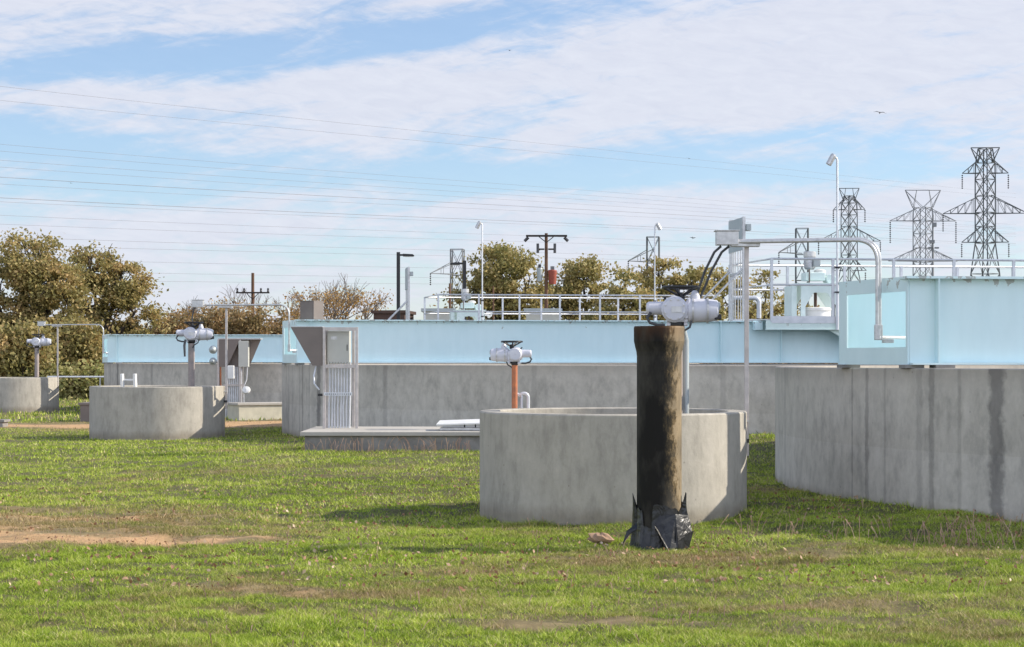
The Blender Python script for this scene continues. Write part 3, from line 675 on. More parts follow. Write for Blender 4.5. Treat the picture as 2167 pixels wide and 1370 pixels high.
# ---------------------------------------------------------------- electrical stands
def stand(label, loc, rz, side, hood_w, Hh, hood_drop, wd):
    s_ = thing('electrical_stand', label, 'electrical stand', loc, rz, 'outdoor electrical stands with sloping hoods')
    for x_, y_ in ((0, 0), (wd, 0), (0, .42), (wd-.09, .42)):
        MB().box(x_-.022, x_+.022, y_-.022, y_+.022, 0, Hh).build('post', M['strut'], s_, .003)
    zb = Hh-hood_drop
    for z_ in (Hh-.03, zb-.01): MB().box(.023, wd-.023, -.025, .025, z_-.028, z_+.028).build('crossbar', M['strut'], s_, .003)
    ms = MB().box(.0, wd*.86, -.055, -.024, .53, .58)
    ms = ms.build('crossbar', M['alu'], s_)
    hl = MB()
    for k_ in range(14): hl.box(.03+k_*wd*.057, .042+k_*wd*.057, -.0575, -.0545, .545, .562)
    hl.build('slots', M['black'], ms)
    MB().box(.04, wd*.76, .08, .36, zb+.05, Hh-.06).build('cabinet', M['beige'], s_, .006)
    MB().box(wd*.68, wd*.70, .068, .079, zb+.24, zb+.34).build('latch', M['black'], s_)
    MB().box(.10, .20, .074, .079, Hh-.20, Hh-.15).build('nameplate', M['galv'], s_)
    xs_ = 0 if side < 0 else wd
    hood = [(xs_-side*.0+side*.03, Hh), (xs_+side*hood_w, Hh), (xs_+side*.19, zb), (xs_+side*.03, zb)]
    for y_ in (0.0, .43): MB().poly(hood, y_, y_+.012).build('hood_side', M['taupe'], s_)
    MB().box(min(xs_+side*.03, xs_+side*hood_w), max(xs_+side*.03, xs_+side*hood_w), -.01, .455, Hh+.001, Hh+.012).build('hood_top', M['galv'], s_)
    n_c = 8
    for k_ in range(n_c):
        xc = .07+k_*wd*.6/(n_c-1)*1.05; wob = .02*math.sin(k_*2.1)
        MB().tube([(xc-.012, .2, 0), (xc-.012+wob*.4, .2, .35), (xc, .2, .6), (xc, .2, zb+.05)], .0165, 8).build('conduit', M['alu'], s_)
    return s_
s1 = stand('electrical stand with sloping taupe hood on the low concrete slab', (X(686, 28.9), 28.9, .54), R(0), -1, .54, 1.63, .62, .525)
MB().tube([(-.14, .1, 1.0), (-.17, .05, .85), (-.16, 0, .72), (-.08, 0, .62)], .014, 8).build('cable', M['alu'], s1)
MB().box(-.10, -.02, -.02, .02, .52, .56).build('bracket', M['black'], s1)
s2 = thing('electrical_stand', 'farther electrical stand with hood opening right, beside the middle vault', 'electrical stand', (X(462, 51), 51, 0), 0, 'outdoor electrical stands with sloping hoods')
for x_, y_ in ((0, 0), (.62, 0), (0, .4), (.62, .4)): MB().box(x_-.025, x_+.025, y_-.025, y_+.025, 0, 2.24).build('post', M['strut'], s2)
MB().poly([(.02, 2.24), (1.18, 2.24), (.85, 1.46), (.02, 1.46)], .20, .215).build('hood_side', M['taupe'], s2)
MB().poly([(.02, 2.24), (.62, 2.24), (.25, 1.46), (.02, 1.46)], -.03, -.015).build('hood_side', M['taupe'], s2)
MB().box(0, 1.2, -.04, .45, 2.245, 2.27).build('hood_top', M['strut'], s2)
MB().box(.58, .86, -.06, .16, 1.46, 2.2).build('cabinet', M['beige'], s2, .01)
MB().box(.28, .47, -.16, .0, 1.12, 1.5).build('junction_box', M['whitish'], s2, .02)
for k_ in range(9): MB().tube([(.20+k_*.055, .1, 0), (.20+k_*.055, .1, 1.46)], .021, 8).build('conduit', M['alu'], s2)
MB().tube([(.06, .02, .9), (.06, .02, 1.46)], .028, 8).build('conduit', M['orange'], s2)
MB().tube([(.82, .05, 1.46), (.80, .05, 1.1), (.72, .05, .9), (.72, .05, .1)], .015, 8).build('conduit', M['alu'], s2)
MB().box(.14, .74, .03, .06, .92, .97).build('crossbar', M['strut'], s2)
for z_, r_ in ((1.95, .12), (1.62, .11)):
    q_ = MB().lathe([(.01, -.05), (r_*.8, -.05), (r_, -.01), (r_*.7, .03), (r_*.35, .1), (.01, .11)], 20, Matrix.Translation((-.14, -.06, z_)) @ Matrix.Rotation(R(90), 4, 'X')).build('alarm_horn', M['greypanel'], s2)
    MB().box(-.10, .0, -.04, .02, z_-.03, z_+.03).build('bracket', M['galv'], q_)
MB().lathe([(.01, -.05), (.10, -.05), (.12, 0), (.10, .06), (.01, .08)], 20, Matrix.Translation((.80, -.05, .80)) @ Matrix.Rotation(R(70), 4, 'X')).build('alarm_horn', M['whitish'], s2)

# ---------------------------------------------------------------- the upright black pipe in its torn plastic
PX, PY = X(1395, 15.5), 15.5
pz = gz(PX, PY)
pp = thing('upright_pipe', 'upright black and rusty bell-ended pipe standing in the grass', 'pipe', (PX, PY, pz))
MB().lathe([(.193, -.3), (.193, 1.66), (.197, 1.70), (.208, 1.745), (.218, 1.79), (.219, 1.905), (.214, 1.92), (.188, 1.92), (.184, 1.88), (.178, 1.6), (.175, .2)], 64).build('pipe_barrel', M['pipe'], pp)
# wrap: a crumpled skirt with standing flaps
sk = MB(); n = 72; rows = 9; vs = []
rr = random.Random(3)
fold = [rr.uniform(-1, 1) for _ in range(n)]
for k_ in range(rows+1):
    f_ = k_/rows
    for j in range(n):
        a = 2*math.pi*j/n
        top = .37+.025*math.sin(a*3+.4)+.008*math.sin(a*11)
        if abs(((a-math.pi*1.0+math.pi) % (2*math.pi))-math.pi) < .14: top = .47
        if abs(((a+.18+math.pi) % (2*math.pi))-math.pi) < .16: top = .49
        if 3.9 < a < 4.35: top = .20
        zz = f_*top
        flare = (1-f_)**1.5*.04+.010+.016*math.sin(a*5+1.2*f_)*(1-f_*.8)+.007*fold[j]*(1-f_)
        if top > .46: flare += .03*f_
        if a < .9 or a > 5.6: flare += .05*math.exp(-((f_-.35)/.25)**2)
        vs.append(((.193+max(flare, .006))*math.cos(a), (.193+max(flare, .006))*math.sin(a), zz+.01*math.sin(a*13)))
sk.add(vs, [(k_*n+j, k_*n+(j+1) % n, (k_+1)*n+(j+1) % n, (k_+1)*n+j) for k_ in range(rows) for j in range(n)], False)
# a big loose sheet folded outwards and two pointed tatters
ws = sk.build('plastic_wrap', M['plastic'], pp)
so_ = ws.modifiers.new('thick', 'SOLIDIFY'); so_.thickness = .004
fl = MB().add([(-.02, -.235, .30), (.12, -.24, .32), (.135, -.30, .02), (.06, -.36, .0), (-.06, -.26, .22)], [(0, 4, 3, 2, 1)])
fl.add([(-.06, -.26, .24), (-.02, -.235, .30), (.07, -.37, .0)], [(0, 1, 2)])
fl.add([(.12, -.24, .32), (.24, -.12, .30), (.27, -.16, .16), (.135, -.30, .10)], [(0, 3, 2, 1)])
fl.add([(.135, -.29, .12), (.28, -.16, .17), (.24, -.2, .03), (.14, -.3, .0)], [(0, 3, 2, 1)])
fl.add([(-.20, -.10, .23), (-.20, -.16, .19), (-.27, -.17, .14), (-.33, -.16, .05), (-.29, -.15, .17)], [(0, 4, 3, 2, 1)])
fo = fl.build('loose_flap', M['plastic'], pp); so_ = fo.modifiers.new('thick', 'SOLIDIFY'); so_.thickness = .006
# stone by the pipe
st = MB(); n = 14; vs = []; rr = random.Random(9)
for k_ in range(7):
    ph = math.pi*k_/6
    for j in range(n):
        a = 2*math.pi*j/n; q_ = 1+.18*rr.uniform(-1, 1)
        vs.append((.115*math.sin(ph)*math.cos(a)*q_, .07*math.sin(ph)*math.sin(a)*q_, .035+.045*math.cos(ph)*q_+.01*math.cos(a)))
st.add(vs, [(k_*n+j, k_*n+(j+1) % n, (k_+1)*n+(j+1) % n, (k_+1)*n+j) for k_ in range(6) for j in range(n)], False)
so = st.build('stone', M['stone']); so.location = (X(1268, 15.9), 15.9, gz(X(1268, 15.9), 15.9)+.02); so.rotation_euler = (0, R(12), R(-10))
tag(so, 'tan broken stone lying in the grass left of the black pipe', 'stone')

# ---------------------------------------------------------------- far buildings
def shed(label, px0, px1, top, Y, front, side, rz, rt):
    xa, xb = X(px0, Y), X(px1, Y); z1 = Z(top, Y); hw = (xb-xa)/2
    s_ = thing('low_building', label, 'building', ((xa+xb)/2, Y, 0), rz)
    MB().box(-hw, hw, 0, 3, -.1, z1-.16).build('wall', side, s_)
    MB().box(-hw+.45, hw-.4, -.03, -.003, .1, z1-.55).build('wall_panel', front, s_)
    MB().box(-hw-.12, hw+.12, -.12, 3.1, z1-.159, z1).build('roof', rt, s_)
shed('low flat building with brown roof edge beside the black lamp post', 790, 856, 657, 92, M['whitish'], M['brown'], R(-6), M['brown'])
shed('low beige building behind the left end of the far railing', 896, 960, 653, 92, M['beige'], M['beige'], 0, M['greypanel'])
shed('low beige building behind the railing below the pole with two cans', 1114, 1185, 653, 92, M['beige'], M['beige'], 0, M['greypanel'])

# ---------------------------------------------------------------- poles
def street_lamp(label, px, top, Y, side, armpx):
    s_ = thing('street_lamp', label, 'lamp post', (X(px, Y), Y, 0)); h = Z(top, Y); k_ = Y/F
    MB().box(-3.6*k_, 3.6*k_, -3.6*k_, 3.6*k_, -.1, h).build('post', M['black'], s_)
    MB().bar((side*3*k_, 0, h-6*k_), (side*12*k_, 0, h-6*k_), 4*k_).build('arm', M['black'], s_)
    hd = MB().poly([(side*10*k_, h-9*k_), (side*10*k_, h-3.5*k_), (side*(armpx-3)*k_, h-4.5*k_), (side*armpx*k_, h-7.5*k_), (side*(armpx-2)*k_, h-9*k_)], -.12, .12).build('lamp_head', M['black'], s_)
    MB().box(min(side*14*k_, side*(armpx-4)*k_), max(side*14*k_, side*(armpx-4)*k_), -.1, .1, h-9.8*k_, h-9.1*k_).build('lens', M['glass'], hd)
street_lamp('black lamp post with its arm to the right, left of the railing', 843, 534, 72, 1, 34)
street_lamp('black lamp post with its arm to the left, in front of the oak', 983, 552, 78, -1, 31)
def util_pole(label, px, top, Y, wpx, arm=None, cans=False, mt='wood'):
    s_ = thing('utility_pole', label, 'utility pole', (X(px, Y), Y, 0)); h = Z(top, Y); k_ = Y/F
    MB().tube([(0, 0, -.2), (0, 0, h)], [wpx*.62*k_, wpx*.45*k_], 12).build('pole', M[mt], s_)
    if arm:
        dz, w0, w1, th = arm; z = h-dz*k_
        a_ = MB().box(-w0*k_, w1*k_, -.25, -.12, z-th*k_, z+th*k_).build('crossarm', M['darkwood'], s_)
        for xx in ((-w0+3, -w0*.5, w1*.5, w1-3) if not cans else ()):
            MB().lathe([(.04, z+th*k_), (.09, z+th*k_+.06), (.05, z+th*k_+.14), (.09, z+th*k_+.2), (.02, z+th*k_+.28)], 10, Matrix.Translation((xx*k_, -.18, 0))).build('insulator', M['insul'], a_)
        for s1_ in (-1, 1): MB().bar((0, -.13, z-14*k_), (s1_*w0*.35*k_, -.13, z-th*k_), .05).build('brace', M['darkwood'], s_)
    return s_, h, k_
util_pole('brown wooden utility pole with crossarm over the orange bushes', 535, 578, 125, 7, (42, 35, 36, 1.6))
s_, h, k_ = util_pole('wooden utility pole with wide crossarm carrying a grey and a red can', 1156, 494, 105, 7.5, (6, 43, 44, 2.0), True)
for sx, mt, z0_, z1_, r_ in ((-14, 'greypanel', 102, 76, 6.5), (13, 'redcan', 108, 80, 9.5)):
    cn_ = MB().lathe([(.01, h-z0_*k_), (r_*k_*.8, h-z0_*k_), (r_*k_, h-z1_*k_), (r_*k_*.9, h-(z1_-2)*k_), (.01, h-(z1_-3)*k_)], 20, Matrix.Translation((sx*k_, -.1, 0))).build('transformer', M[mt], s_)
    for dd in (-.3, 0, .3): MB().tube([(sx*k_+dd*r_*k_, -.1, h-z1_*k_), (sx*k_+dd*r_*k_, -.1, h-(z1_-10)*k_)], .035, 6).build('bushing', M['insul'], cn_)
for s1_ in (-1, 1):
    MB().bar((s1_*4*k_, -.1, h-34*k_), (s1_*18*k_, -.1, h-34*k_), .09).build('bracket', M['darkwood'], s_)
    MB().tube([(s1_*18*k_, -.1, h-22*k_), (s1_*18*k_, -.1, h-42*k_)], .08, 8).build('cutout', M['insul'], s_)
    MB().tube([(s1_*38*k_, -.1, h-9*k_), (s1_*46*k_, -.1, h-17*k_)], .09, 8).build('insulator', M['insul'], s_)
util_pole('short bare wooden pole in front of the oak, behind the small drive unit', 952, 600, 95, 5)
util_pole('short bare wooden pole between the oak trunk and the wide crossarm pole', 1044, 606, 95, 3.6)

# ---------------------------------------------------------------- pylons
def lattice(mb, secs, k_, th):
    """secs: (half width px, height px above the horizon); square tower turned 45 degrees"""
    cor = [(1, 0), (0, 1), (-1, 0), (0, -1)]
    for (w0, h0), (w1, h1) in zip(secs, secs[1:]):
        for i in range(4):
            a, b_ = cor[i], cor[(i+1) % 4]
            P0 = (a[0]*w0*k_, a[1]*w0*k_, h0*k_+H); P1 = (a[0]*w1*k_, a[1]*w1*k_, h1*k_+H)
            Q0 = (b_[0]*w0*k_, b_[1]*w0*k_, h0*k_+H); Q1 = (b_[0]*w1*k_, b_[1]*w1*k_, h1*k_+H)
            mb.bar(P0, P1, th*1.5); mb.bar(P0, Q1, th*.8); mb.bar(Q0, P1, th*.8); mb.bar(P1, Q1, th*.8)
def crossarm(k_, z, w, bw, rise, th, sides=(-1, 1), bays=4):
    mb = MB()
    for sd_ in sides:
        tip = Vector((sd_*w*k_, 0, z*k_+H))
        for yy in (-bw*.5*k_, bw*.5*k_):
            a = Vector((sd_*bw*.5*k_, yy, z*k_+H)); t_ = Vector((sd_*bw*.5*k_, yy, (z+rise)*k_+H))
            mb.bar(a, tip, th); mb.bar(t_, tip, th)
            for i in range(1, bays):
                f0, f1 = i/bays, (i+.5)/bays
                mb.bar(a.lerp(tip, f0), t_.lerp(tip, f0), th*.55); mb.bar(t_.lerp(tip, f0), a.lerp(tip, min(f1+.5/bays, 1)), th*.55)
    return mb
def insul(mb, x, z, ln, k_):
    pr = []
    n = max(int(ln/4), 4)
    for i in range(n):
        z0 = z-ln*i/n; pr += [(.35*k_, z0*k_+H), (2.1*k_, (z0-.35*ln/n)*k_+H), (.35*k_, (z0-.75*ln/n)*k_+H)]
    mb.lathe(pr, 8, Matrix.Translation((x*k_, 0, 0)))
def pylon(label, px, Y, mt, th, secs, arms, top, ins, rz=0, name='transmission_pylon'):
    p = thing(name, label, 'pylon', (X(px, Y), Y, 0), rz, 'lattice power pylons'); k_ = Y/F
    mb = MB(); lattice(mb, secs, k_, th); mb.build('tower_body', M[mt], p)
    for a in arms:
        for sd_ in a[4]: crossarm(k_, *a[:4], th, (sd_,), a[5]).build('crossarm', M[mt], p)
    if top:
        zb, wb, zt, wt = top; mb = MB()
        for yy in (-1, 1):
            for s in (-1, 1):
                mb.bar((s*wb*k_, yy*.3*wb*k_, zb*k_+H), (s*wt*k_, 0, zt*k_+H), th); mb.bar((0, yy*.3*wb*k_, zb*k_+H), (s*wt*k_, 0, zt*k_+H), th*.7)
                mb.bar((s*wb*k_, yy*.3*wb*k_, zb*k_+H), (s*wt*.35*k_, 0, zt*k_+H), th*.7)
        mb.bar((-wt*k_, 0, zt*k_+H), (wt*k_, 0, zt*k_+H), th*1.3); mb.build('peak', M[mt], p)
    for x_, z_, l_ in ins:
        mb = MB(); insul(mb, x_, z_, l_, k_); mb.build('insulator', M['insul'], p)
    return p
bot = -40
pylon('tallest dark lattice pylon with three pairs of arms near the right edge', 2085, 260, 'lattice', .10,
      [(30, bot*1.6), (33, 130), (30, 185), (21, 250), (21, 285), (21, 315), (21, 350), (21, 385), (20, 420), (15, 450)],
      [(398, 48, 20, 32, (-1, 1), 3), (313, 88, 21, 38, (-1, 1), 5), (252, 49, 20, 32, (-1, 1), 3)], (420, 15, 452, 30),
      [(-48, 395, 31), (48, 395, 31), (-88, 310, 36), (-49, 249, 30), (49, 249, 30)], R(-4))
pylon('mid-sized dark lattice pylon just right of the tallest lamp pole', 1797, 370, 'lattice', .11,
      [(30, bot*2), (30, 130), (24, 165), (17, 200), (17, 225), (17, 255), (17, 285), (17, 310), (15, 335), (11, 350)],
      [(321, 33, 17, 26, (-1, 1), 3), (254, 66, 17, 30, (-1, 1), 4), (192, 36, 17, 26, (-1, 1), 3)], (338, 11, 366, 21),
      [(-33, 320, 27), (33, 320, 27), (-64, 252, 27), (65, 252, 22), (34, 188, 26), (-34, 188, 26)], R(-5))
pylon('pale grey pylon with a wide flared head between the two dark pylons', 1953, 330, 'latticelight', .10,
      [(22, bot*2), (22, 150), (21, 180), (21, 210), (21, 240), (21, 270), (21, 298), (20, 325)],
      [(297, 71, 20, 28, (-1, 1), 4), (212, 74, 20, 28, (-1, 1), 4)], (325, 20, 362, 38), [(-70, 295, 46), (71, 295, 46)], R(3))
def small_pylon(label, px, top, Y, sides=(-1,)):
    t_ = HOR-top
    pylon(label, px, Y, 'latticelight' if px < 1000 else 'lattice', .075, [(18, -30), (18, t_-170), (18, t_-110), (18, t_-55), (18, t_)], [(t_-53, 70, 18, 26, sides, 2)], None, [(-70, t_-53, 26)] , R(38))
small_pylon('boxy lattice tower top with one left arm behind the large drive unit', 1697, 484, 210)
small_pylon('boxy lattice tower top behind the lamp pole with its head turned right', 1382, 502, 210)
small_pylon('pale boxy lattice tower left of the broad central oak', 968, 528, 210)
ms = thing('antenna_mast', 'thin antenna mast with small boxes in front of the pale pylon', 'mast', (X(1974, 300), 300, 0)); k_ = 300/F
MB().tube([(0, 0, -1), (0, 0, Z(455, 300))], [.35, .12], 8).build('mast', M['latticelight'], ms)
for sx, py, sw, sh in ((3, 476, 4, 9), (-2, 512, 5, 7), (-6, 525, 3, 4), (8, 525, 4, 3)):
    MB().box((sx-sw)*k_, (sx+sw)*k_, -.4, .2, Z(py+sh/2, 300), Z(py-sh/2, 300)).build('antenna', M['latticelight'], ms)

# ---------------------------------------------------------------- power lines
WL = [  # (y at the left edge of the photo, y at px 1700, depth left, depth right)
    (198, 392, 'topmost power line, highest at the left edge of the sky'), (226, 402, 'second power line from the top at the left edge'),
    (316, 462, 'third power line from the top, in the blue gap'), (330, 470, None), (348, 474, None), (362, 481, None), (382, 486, 'bold power line halfway up the sky at the left edge'),
    (396, 492, None), (424, 508, 'bold power line passing just above the left oak at the edge'), (432, 512, None), (460, 533, None), (478, 541, None), (504, 560, None), (520, 566, None), (548, 590, None), (572, 606, None), (590, 612, None)]
for i, (ya, yb, lb) in enumerate(WL):
    Ya, Yb = 130+4*(i % 4), 330+6*(i % 3)
    A = at(-260, ya-(yb-ya)/1700*260*1.5, Ya); Bp = at(2150, yb+(yb-ya)/1700*450*.35, Yb)
    sag = 2.6 if i > 1 else 2.2
    pts = []
    for k_ in range(41):
        f_ = k_/40; p = A.lerp(Bp, f_); p.z -= sag*4*f_*(1-f_)-sag*1.0*math.sin(math.pi*f_); pts.append(p)
    o = MB().tube(pts, .020 if lb and 'bold' in lb else .0115, 5, False).build('power_line', M['wire'])
    tag(o, lb or 'thin power line of the crowded lower bundle crossing the sky above the left oak', 'cable', 'power lines sweeping across the sky')

# ---------------------------------------------------------------- birds
for px, py, Y, sz, a, lb in ((1078, 107, 150, .34, 5, 'tiny dark bird alone near the top middle of the sky'), (1862, 239, 120, .42, -28, 'tiny dark bird gliding above the pylons at right'),
                      (1458, 336, 150, .25, 10, 'tiny dark bird right of centre in the sky'), (150, 388, 160, .26, 0, 'tiny dark bird above the left oak'), (1466, 504, 130, .24, 60, 'tiny dark bird low in the sky near the junction box')):
    bd = MB(); bd.tube([(-.5, 0, 0), (-.2, 0, .02), (.2, 0, .02), (.45, 0, 0)], [.02, .09, .08, .01], 8)
    for s in (-1, 1): bd.add([(.15, 0, .03), (-.12, 0, .03), (-.12, s*.5, .16), (.1, s*.5, .18), (-.2, s*1.1, .05)], [(0, 1, 2, 3), (3, 2, 4)])
    o = bd.build('bird', M['bird']); o.location = at(px, py, Y); o.scale = (sz,)*3; o.rotation_euler = (R(10), R(a), R(70))
    tag(o, lb, 'bird', 'birds in the sky')

# ---------------------------------------------------------------- trees
def quads(cent, size, flat=.0, rg=rng):
    n = len(cent); u = rg.normal(size=(n, 3)); u /= np.linalg.norm(u, axis=1, keepdims=True)
    v_ = rg.normal(size=(n, 3)); v_[:, 2] *= (1-flat); v_ -= u*(u*v_).sum(1, keepdims=True); v_ /= np.linalg.norm(v_, axis=1, keepdims=True)
    s_ = (size*rg.uniform(.6, 1.3, (n, 1))); a = u*s_; b_ = v_*s_*.62
    return np.stack([cent-a, cent-b_*1.0, cent+a, cent+b_*1.0], 1).reshape(-1, 3)
def tree(name, label, px, Y, lobes, nclump, per, size, mt, group, trunk=.35, fork=.3, bark='bark', crad=.55, holes=26, hsz=1.0, limbs=34):
    """lobes in photo pixels about (px, horizon): (dx, up, rx, rz)"""
    k_ = Y/F; x0 = X(px, Y); t_ = thing(name, label, 'tree', (x0, Y, 0), 0, group)
    cs = []
    wts = np.array([l[2]*l[3] for l in lobes], float); wts /= wts.sum()
    for i in range(nclump):
        l = lobes[rng.choice(len(lobes), p=wts)]
        d = rng.normal(size=3); d /= np.linalg.norm(d); r_ = rng.uniform(.25, 1)**.5
        ry = min(l[2], l[3]*1.2)
        cs.append((l[0]*k_+d[0]*l[2]*k_*r_, d[1]*ry*k_*r_, H+l[1]*k_+d[2]*l[3]*k_*r_))
    cs = np.array(cs); cs[:, 2] = np.maximum(cs[:, 2], .6)
    top_ = cs[:, 2].max(); keep = np.ones(len(cs), bool)
    hs = []
    for _ in range(holes):
        l = lobes[rng.integers(len(lobes))]; an = rng.uniform(0, 6.28); q_ = rng.uniform(.3, .95)
        hs.append((l[0]*k_+math.cos(an)*l[2]*k_*q_, H+l[1]*k_+math.sin(an)*l[3]*k_*q_, rng.uniform(.22, .5)*hsz))
    for hx, hz, hr in hs: keep &= np.hypot(cs[:, 0]-hx, (cs[:, 2]-hz)*1.3) > hr
    cs = cs[keep]; nclump = len(cs)
    cen = np.repeat(cs, per, 0); off = rng.normal(size=cen.shape)*crad*rng.uniform(.5, 1.2, (nclump, 1)).repeat(per, 0)*np.array([1, 1, .55])
    lf = cen+off; kp = np.ones(len(lf), bool)
    for hx, hz, hr in hs: kp &= (np.hypot(lf[:, 0]-hx, (lf[:, 2]-hz)*1.3) > hr*.62) | (rng.random(len(lf)) < .12)
    np_mesh('crown', quads(lf[kp], size), 4, M[mt], t_)
    tb = MB(); zf = fork*max(c_[2] for c_ in cs)
    lean = rng.uniform(-.3, .3)
    base = Vector((0, 0, -.2)); fk = Vector((lean, 0, zf))
    tb.tube([base, base.lerp(fk, .5)+Vector((.06, 0, 0)), fk], [trunk*1.25, trunk, trunk*.85], 12)
    tgt = cs[rng.choice(len(cs), min(limbs, len(cs)), replace=False)]
    mains = []
    for l in lobes:
        e = Vector((l[0]*k_, rng.uniform(-1, 1), H+l[1]*k_)); md = fk.lerp(e, .5)+Vector((rng.uniform(-.4, .4), rng.uniform(-.4, .4), rng.uniform(-.2, .5)))
        pts = [fk, fk.lerp(md, .5)+Vector((rng.uniform(-.15, .15), 0, .1)), md, e]; tb.tube(pts, [trunk*.7, trunk*.55, trunk*.4, trunk*.15], 8); mains += [(md, trunk*.35), (e, trunk*.2), (pts[1], trunk*.4)]
    for c_ in tgt:
        c_ = Vector(c_); a, r_ = min(mains, key=lambda q: (q[0]-c_).length+rng.uniform(0, 1.2))
        md = a.lerp(c_, .5)+Vector((rng.uniform(-.3, .3), rng.uniform(-.3, .3), rng.uniform(-.1, .4)))
        tb.tube([a, md, c_], [r_*.6, r_*.4, .02], 6)
        for _ in range(3):
            e = c_+Vector(rng.normal(size=3)*.3); tb.tube([md.lerp(c_, .5), (md.lerp(c_, .5)+e)/2+Vector((0, 0, .1)), e], [r_*.25, .025, .012], 4, False)
    tb.build('trunk', M[bark], t_)
    return t_
G1 = 'oaks along the back of the site'
tree('oak_tree', 'largest brown-green oak at the left edge, its crown rising to a rounded top', 60, 84, [(0, 200, 80, 70), (-60, 120, 60, 95), (60, 150, 70, 65), (30, 70, 90, 60), (-50, 40, 60, 50)], 620, 70, .085, 'oakleaf', G1, .42, .2, crad=.33, limbs=80)
tree('oak_tree', 'spreading oak right of the largest one, dark limbs showing in its crown', 215, 90, [(-20, 190, 60, 55), (40, 150, 62, 62), (75, 100, 50, 50), (-30, 110, 45, 40), (90, 55, 48, 38), (20, 60, 60, 30)], 520, 66, .085, 'oakleaf', G1, .34, .12, crad=.32, limbs=80)
tree('oak_tree', 'broad dense oak in the centre, behind the slender lamp pole', 1060, 112, [(0, 185, 72, 62), (-60, 130, 50, 55), (55, 140, 45, 60), (0, 90, 100, 40), (-90, 100, 30, 24)], 470, 75, .11, 'oakgreen', G1, .4, .2, crad=.42, limbs=60)
tree('oak_tree', 'oak directly right of the pole with the red can', 1230, 118, [(5, 165, 48, 50), (-50, 130, 42, 55), (40, 120, 45, 50), (0, 80, 90, 40)], 390, 75, .11, 'oakgreen', G1, .35, .2, crad=.42)
tree('oak_tree', 'lower rounded oak left of the lamp pole with its head turned right', 1315, 112, [(0, 150, 45, 45), (30, 100, 50, 45), (-20, 80, 50, 40)], 260, 75, .12, 'oakgreen', G1, .3, .2, crad=.5)
tree('oak_tree', 'oak with open gaps above the handwheel of the largest actuator', 1425, 115, [(-25, 175, 52, 42), (35, 165, 45, 42), (0, 110, 80, 45), (60, 100, 40, 40)], 330, 66, .11, 'oakgreen', G1, .33, .2, crad=.38, limbs=60)
tree('oak_tree', 'oak showing behind the tall grey panel frame', 1530, 120, [(0, 150, 50, 40), (20, 95, 60, 45)], 190, 70, .13, 'oakgreen', G1, .3, .2, crad=.45)
tree('oak_tree', 'thin small tree behind the left end of the tall railing', 1625, 124, [(0, 150, 38, 42), (-10, 95, 50, 35)], 130, 55, .12, 'oakgreen', G1, .25, .2, crad=.4)
tree('oak_tree', 'low small tree just left of the large drive unit', 1675, 128, [(0, 135, 30, 28), (10, 100, 35, 30)], 80, 55, .12, 'oakgreen', G1, .22, .2, crad=.4)
def bare_tree(label, px, Y, top, n_leaf, spread=1.0, mt='gold'):
    t_ = thing('bare_tree', label, 'tree', (X(px, Y), Y, 0), 0, 'nearly bare autumn trees'); h = Z(top, Y); tb = MB(); ends = []
    rr = random.Random(int(px))
    def grow(p, d, ln, r_, dep):
        q_ = p+d*ln*.5+Vector((rr.uniform(-.1, .1), rr.uniform(-.1, .1), 0))*ln; e = p+d*ln
        tb.tube([p, q_, e], [r_, r_*.85, r_*.65], 5 if dep else 8, False)
        if dep >= 5: ends.append(e); return
        for _ in range(3 if dep < 4 else 2):
            nd_ = (d+Vector((rr.uniform(-.8, .8)*spread, rr.uniform(-.8, .8)*spread, rr.uniform(-.15, .45)))).normalized(); grow(e, nd_, ln*rr.uniform(.66, .86), max(r_*.6, .014), dep+1)
            if dep > 1: ends.append(e)
    grow(Vector((0, 0, -.2)), Vector((rr.uniform(-.1, .1), 0, 1)).normalized(), h*.30, .17, 0)
    tb.build('trunk', M['palebark'], t_)
    e = np.array([tuple(q_) for q_ in ends]); e = e[rng.integers(0, len(e), n_leaf)]; keep = e[:, 2] < h*.85; e = e[keep]
    np_mesh('leaves', quads(e+rng.normal(size=e.shape)*.22, .085), 4, M[mt], t_)
G2 = 'nearly bare autumn trees'
bare_tree('nearly bare tree with golden tufts above the taupe hood', 690, 125, 582, 1500)
bare_tree('bare grey branching tree left of the black lamp post', 745, 130, 585, 1000)
bare_tree('sparse orange-leaved tree behind the middle conduit arch', 600, 128, 625, 2600, 1.1)
bare_tree('sparse thin tree rising beside the brown utility pole', 510, 132, 612, 1500)
bare_tree('sparse low tree between the left oak and the middle actuator', 380, 126, 632, 2200, 1.1)
def bush(label, px, Y, lobes, n, size, mt, grp='bushes along the back of the site', cr=.35):
    t_ = thing('bush', label, 'bush', (X(px, Y), Y, 0), 0, grp); k_ = Y/F; cs = []
    for _ in range(n):
        l = random.choice(lobes); d = rng.normal(size=3); d /= np.linalg.norm(d); r_ = rng.uniform(.2, 1)**.5
        cs.append((l[0]*k_+d[0]*l[2]*k_*r_, d[1]*l[2]*k_*.6*r_, max(.1, H+l[1]*k_+d[2]*l[3]*k_*r_)))
    cs = np.array(cs); cen = np.repeat(cs, 40, 0); cen = cen+rng.normal(size=cen.shape)*cr; cen[:, 2] = np.maximum(cen[:, 2], .03)
    np_mesh('foliage', quads(cen, size), 4, M[mt], t_)
    tb = MB()
    for c_ in cs[:24]: tb.tube([(c_[0]*.3, c_[1]*.3, -.1), (c_[0]*.8, c_[1]*.8, c_[2]*.6), tuple(c_)], [.05, .035, .012], 5, False)
    tb.build('stem', M['bark'], t_)
bush('orange-brown bush just right of the spreading oak', 370, 112, [(0, 60, 45, 34), (-30, 20, 60, 50)], 130, .11, 'brush')
bush('orange bush behind the middle actuator handwheel', 455, 110, [(0, 70, 40, 30), (20, 20, 50, 50)], 130, .11, 'brush')
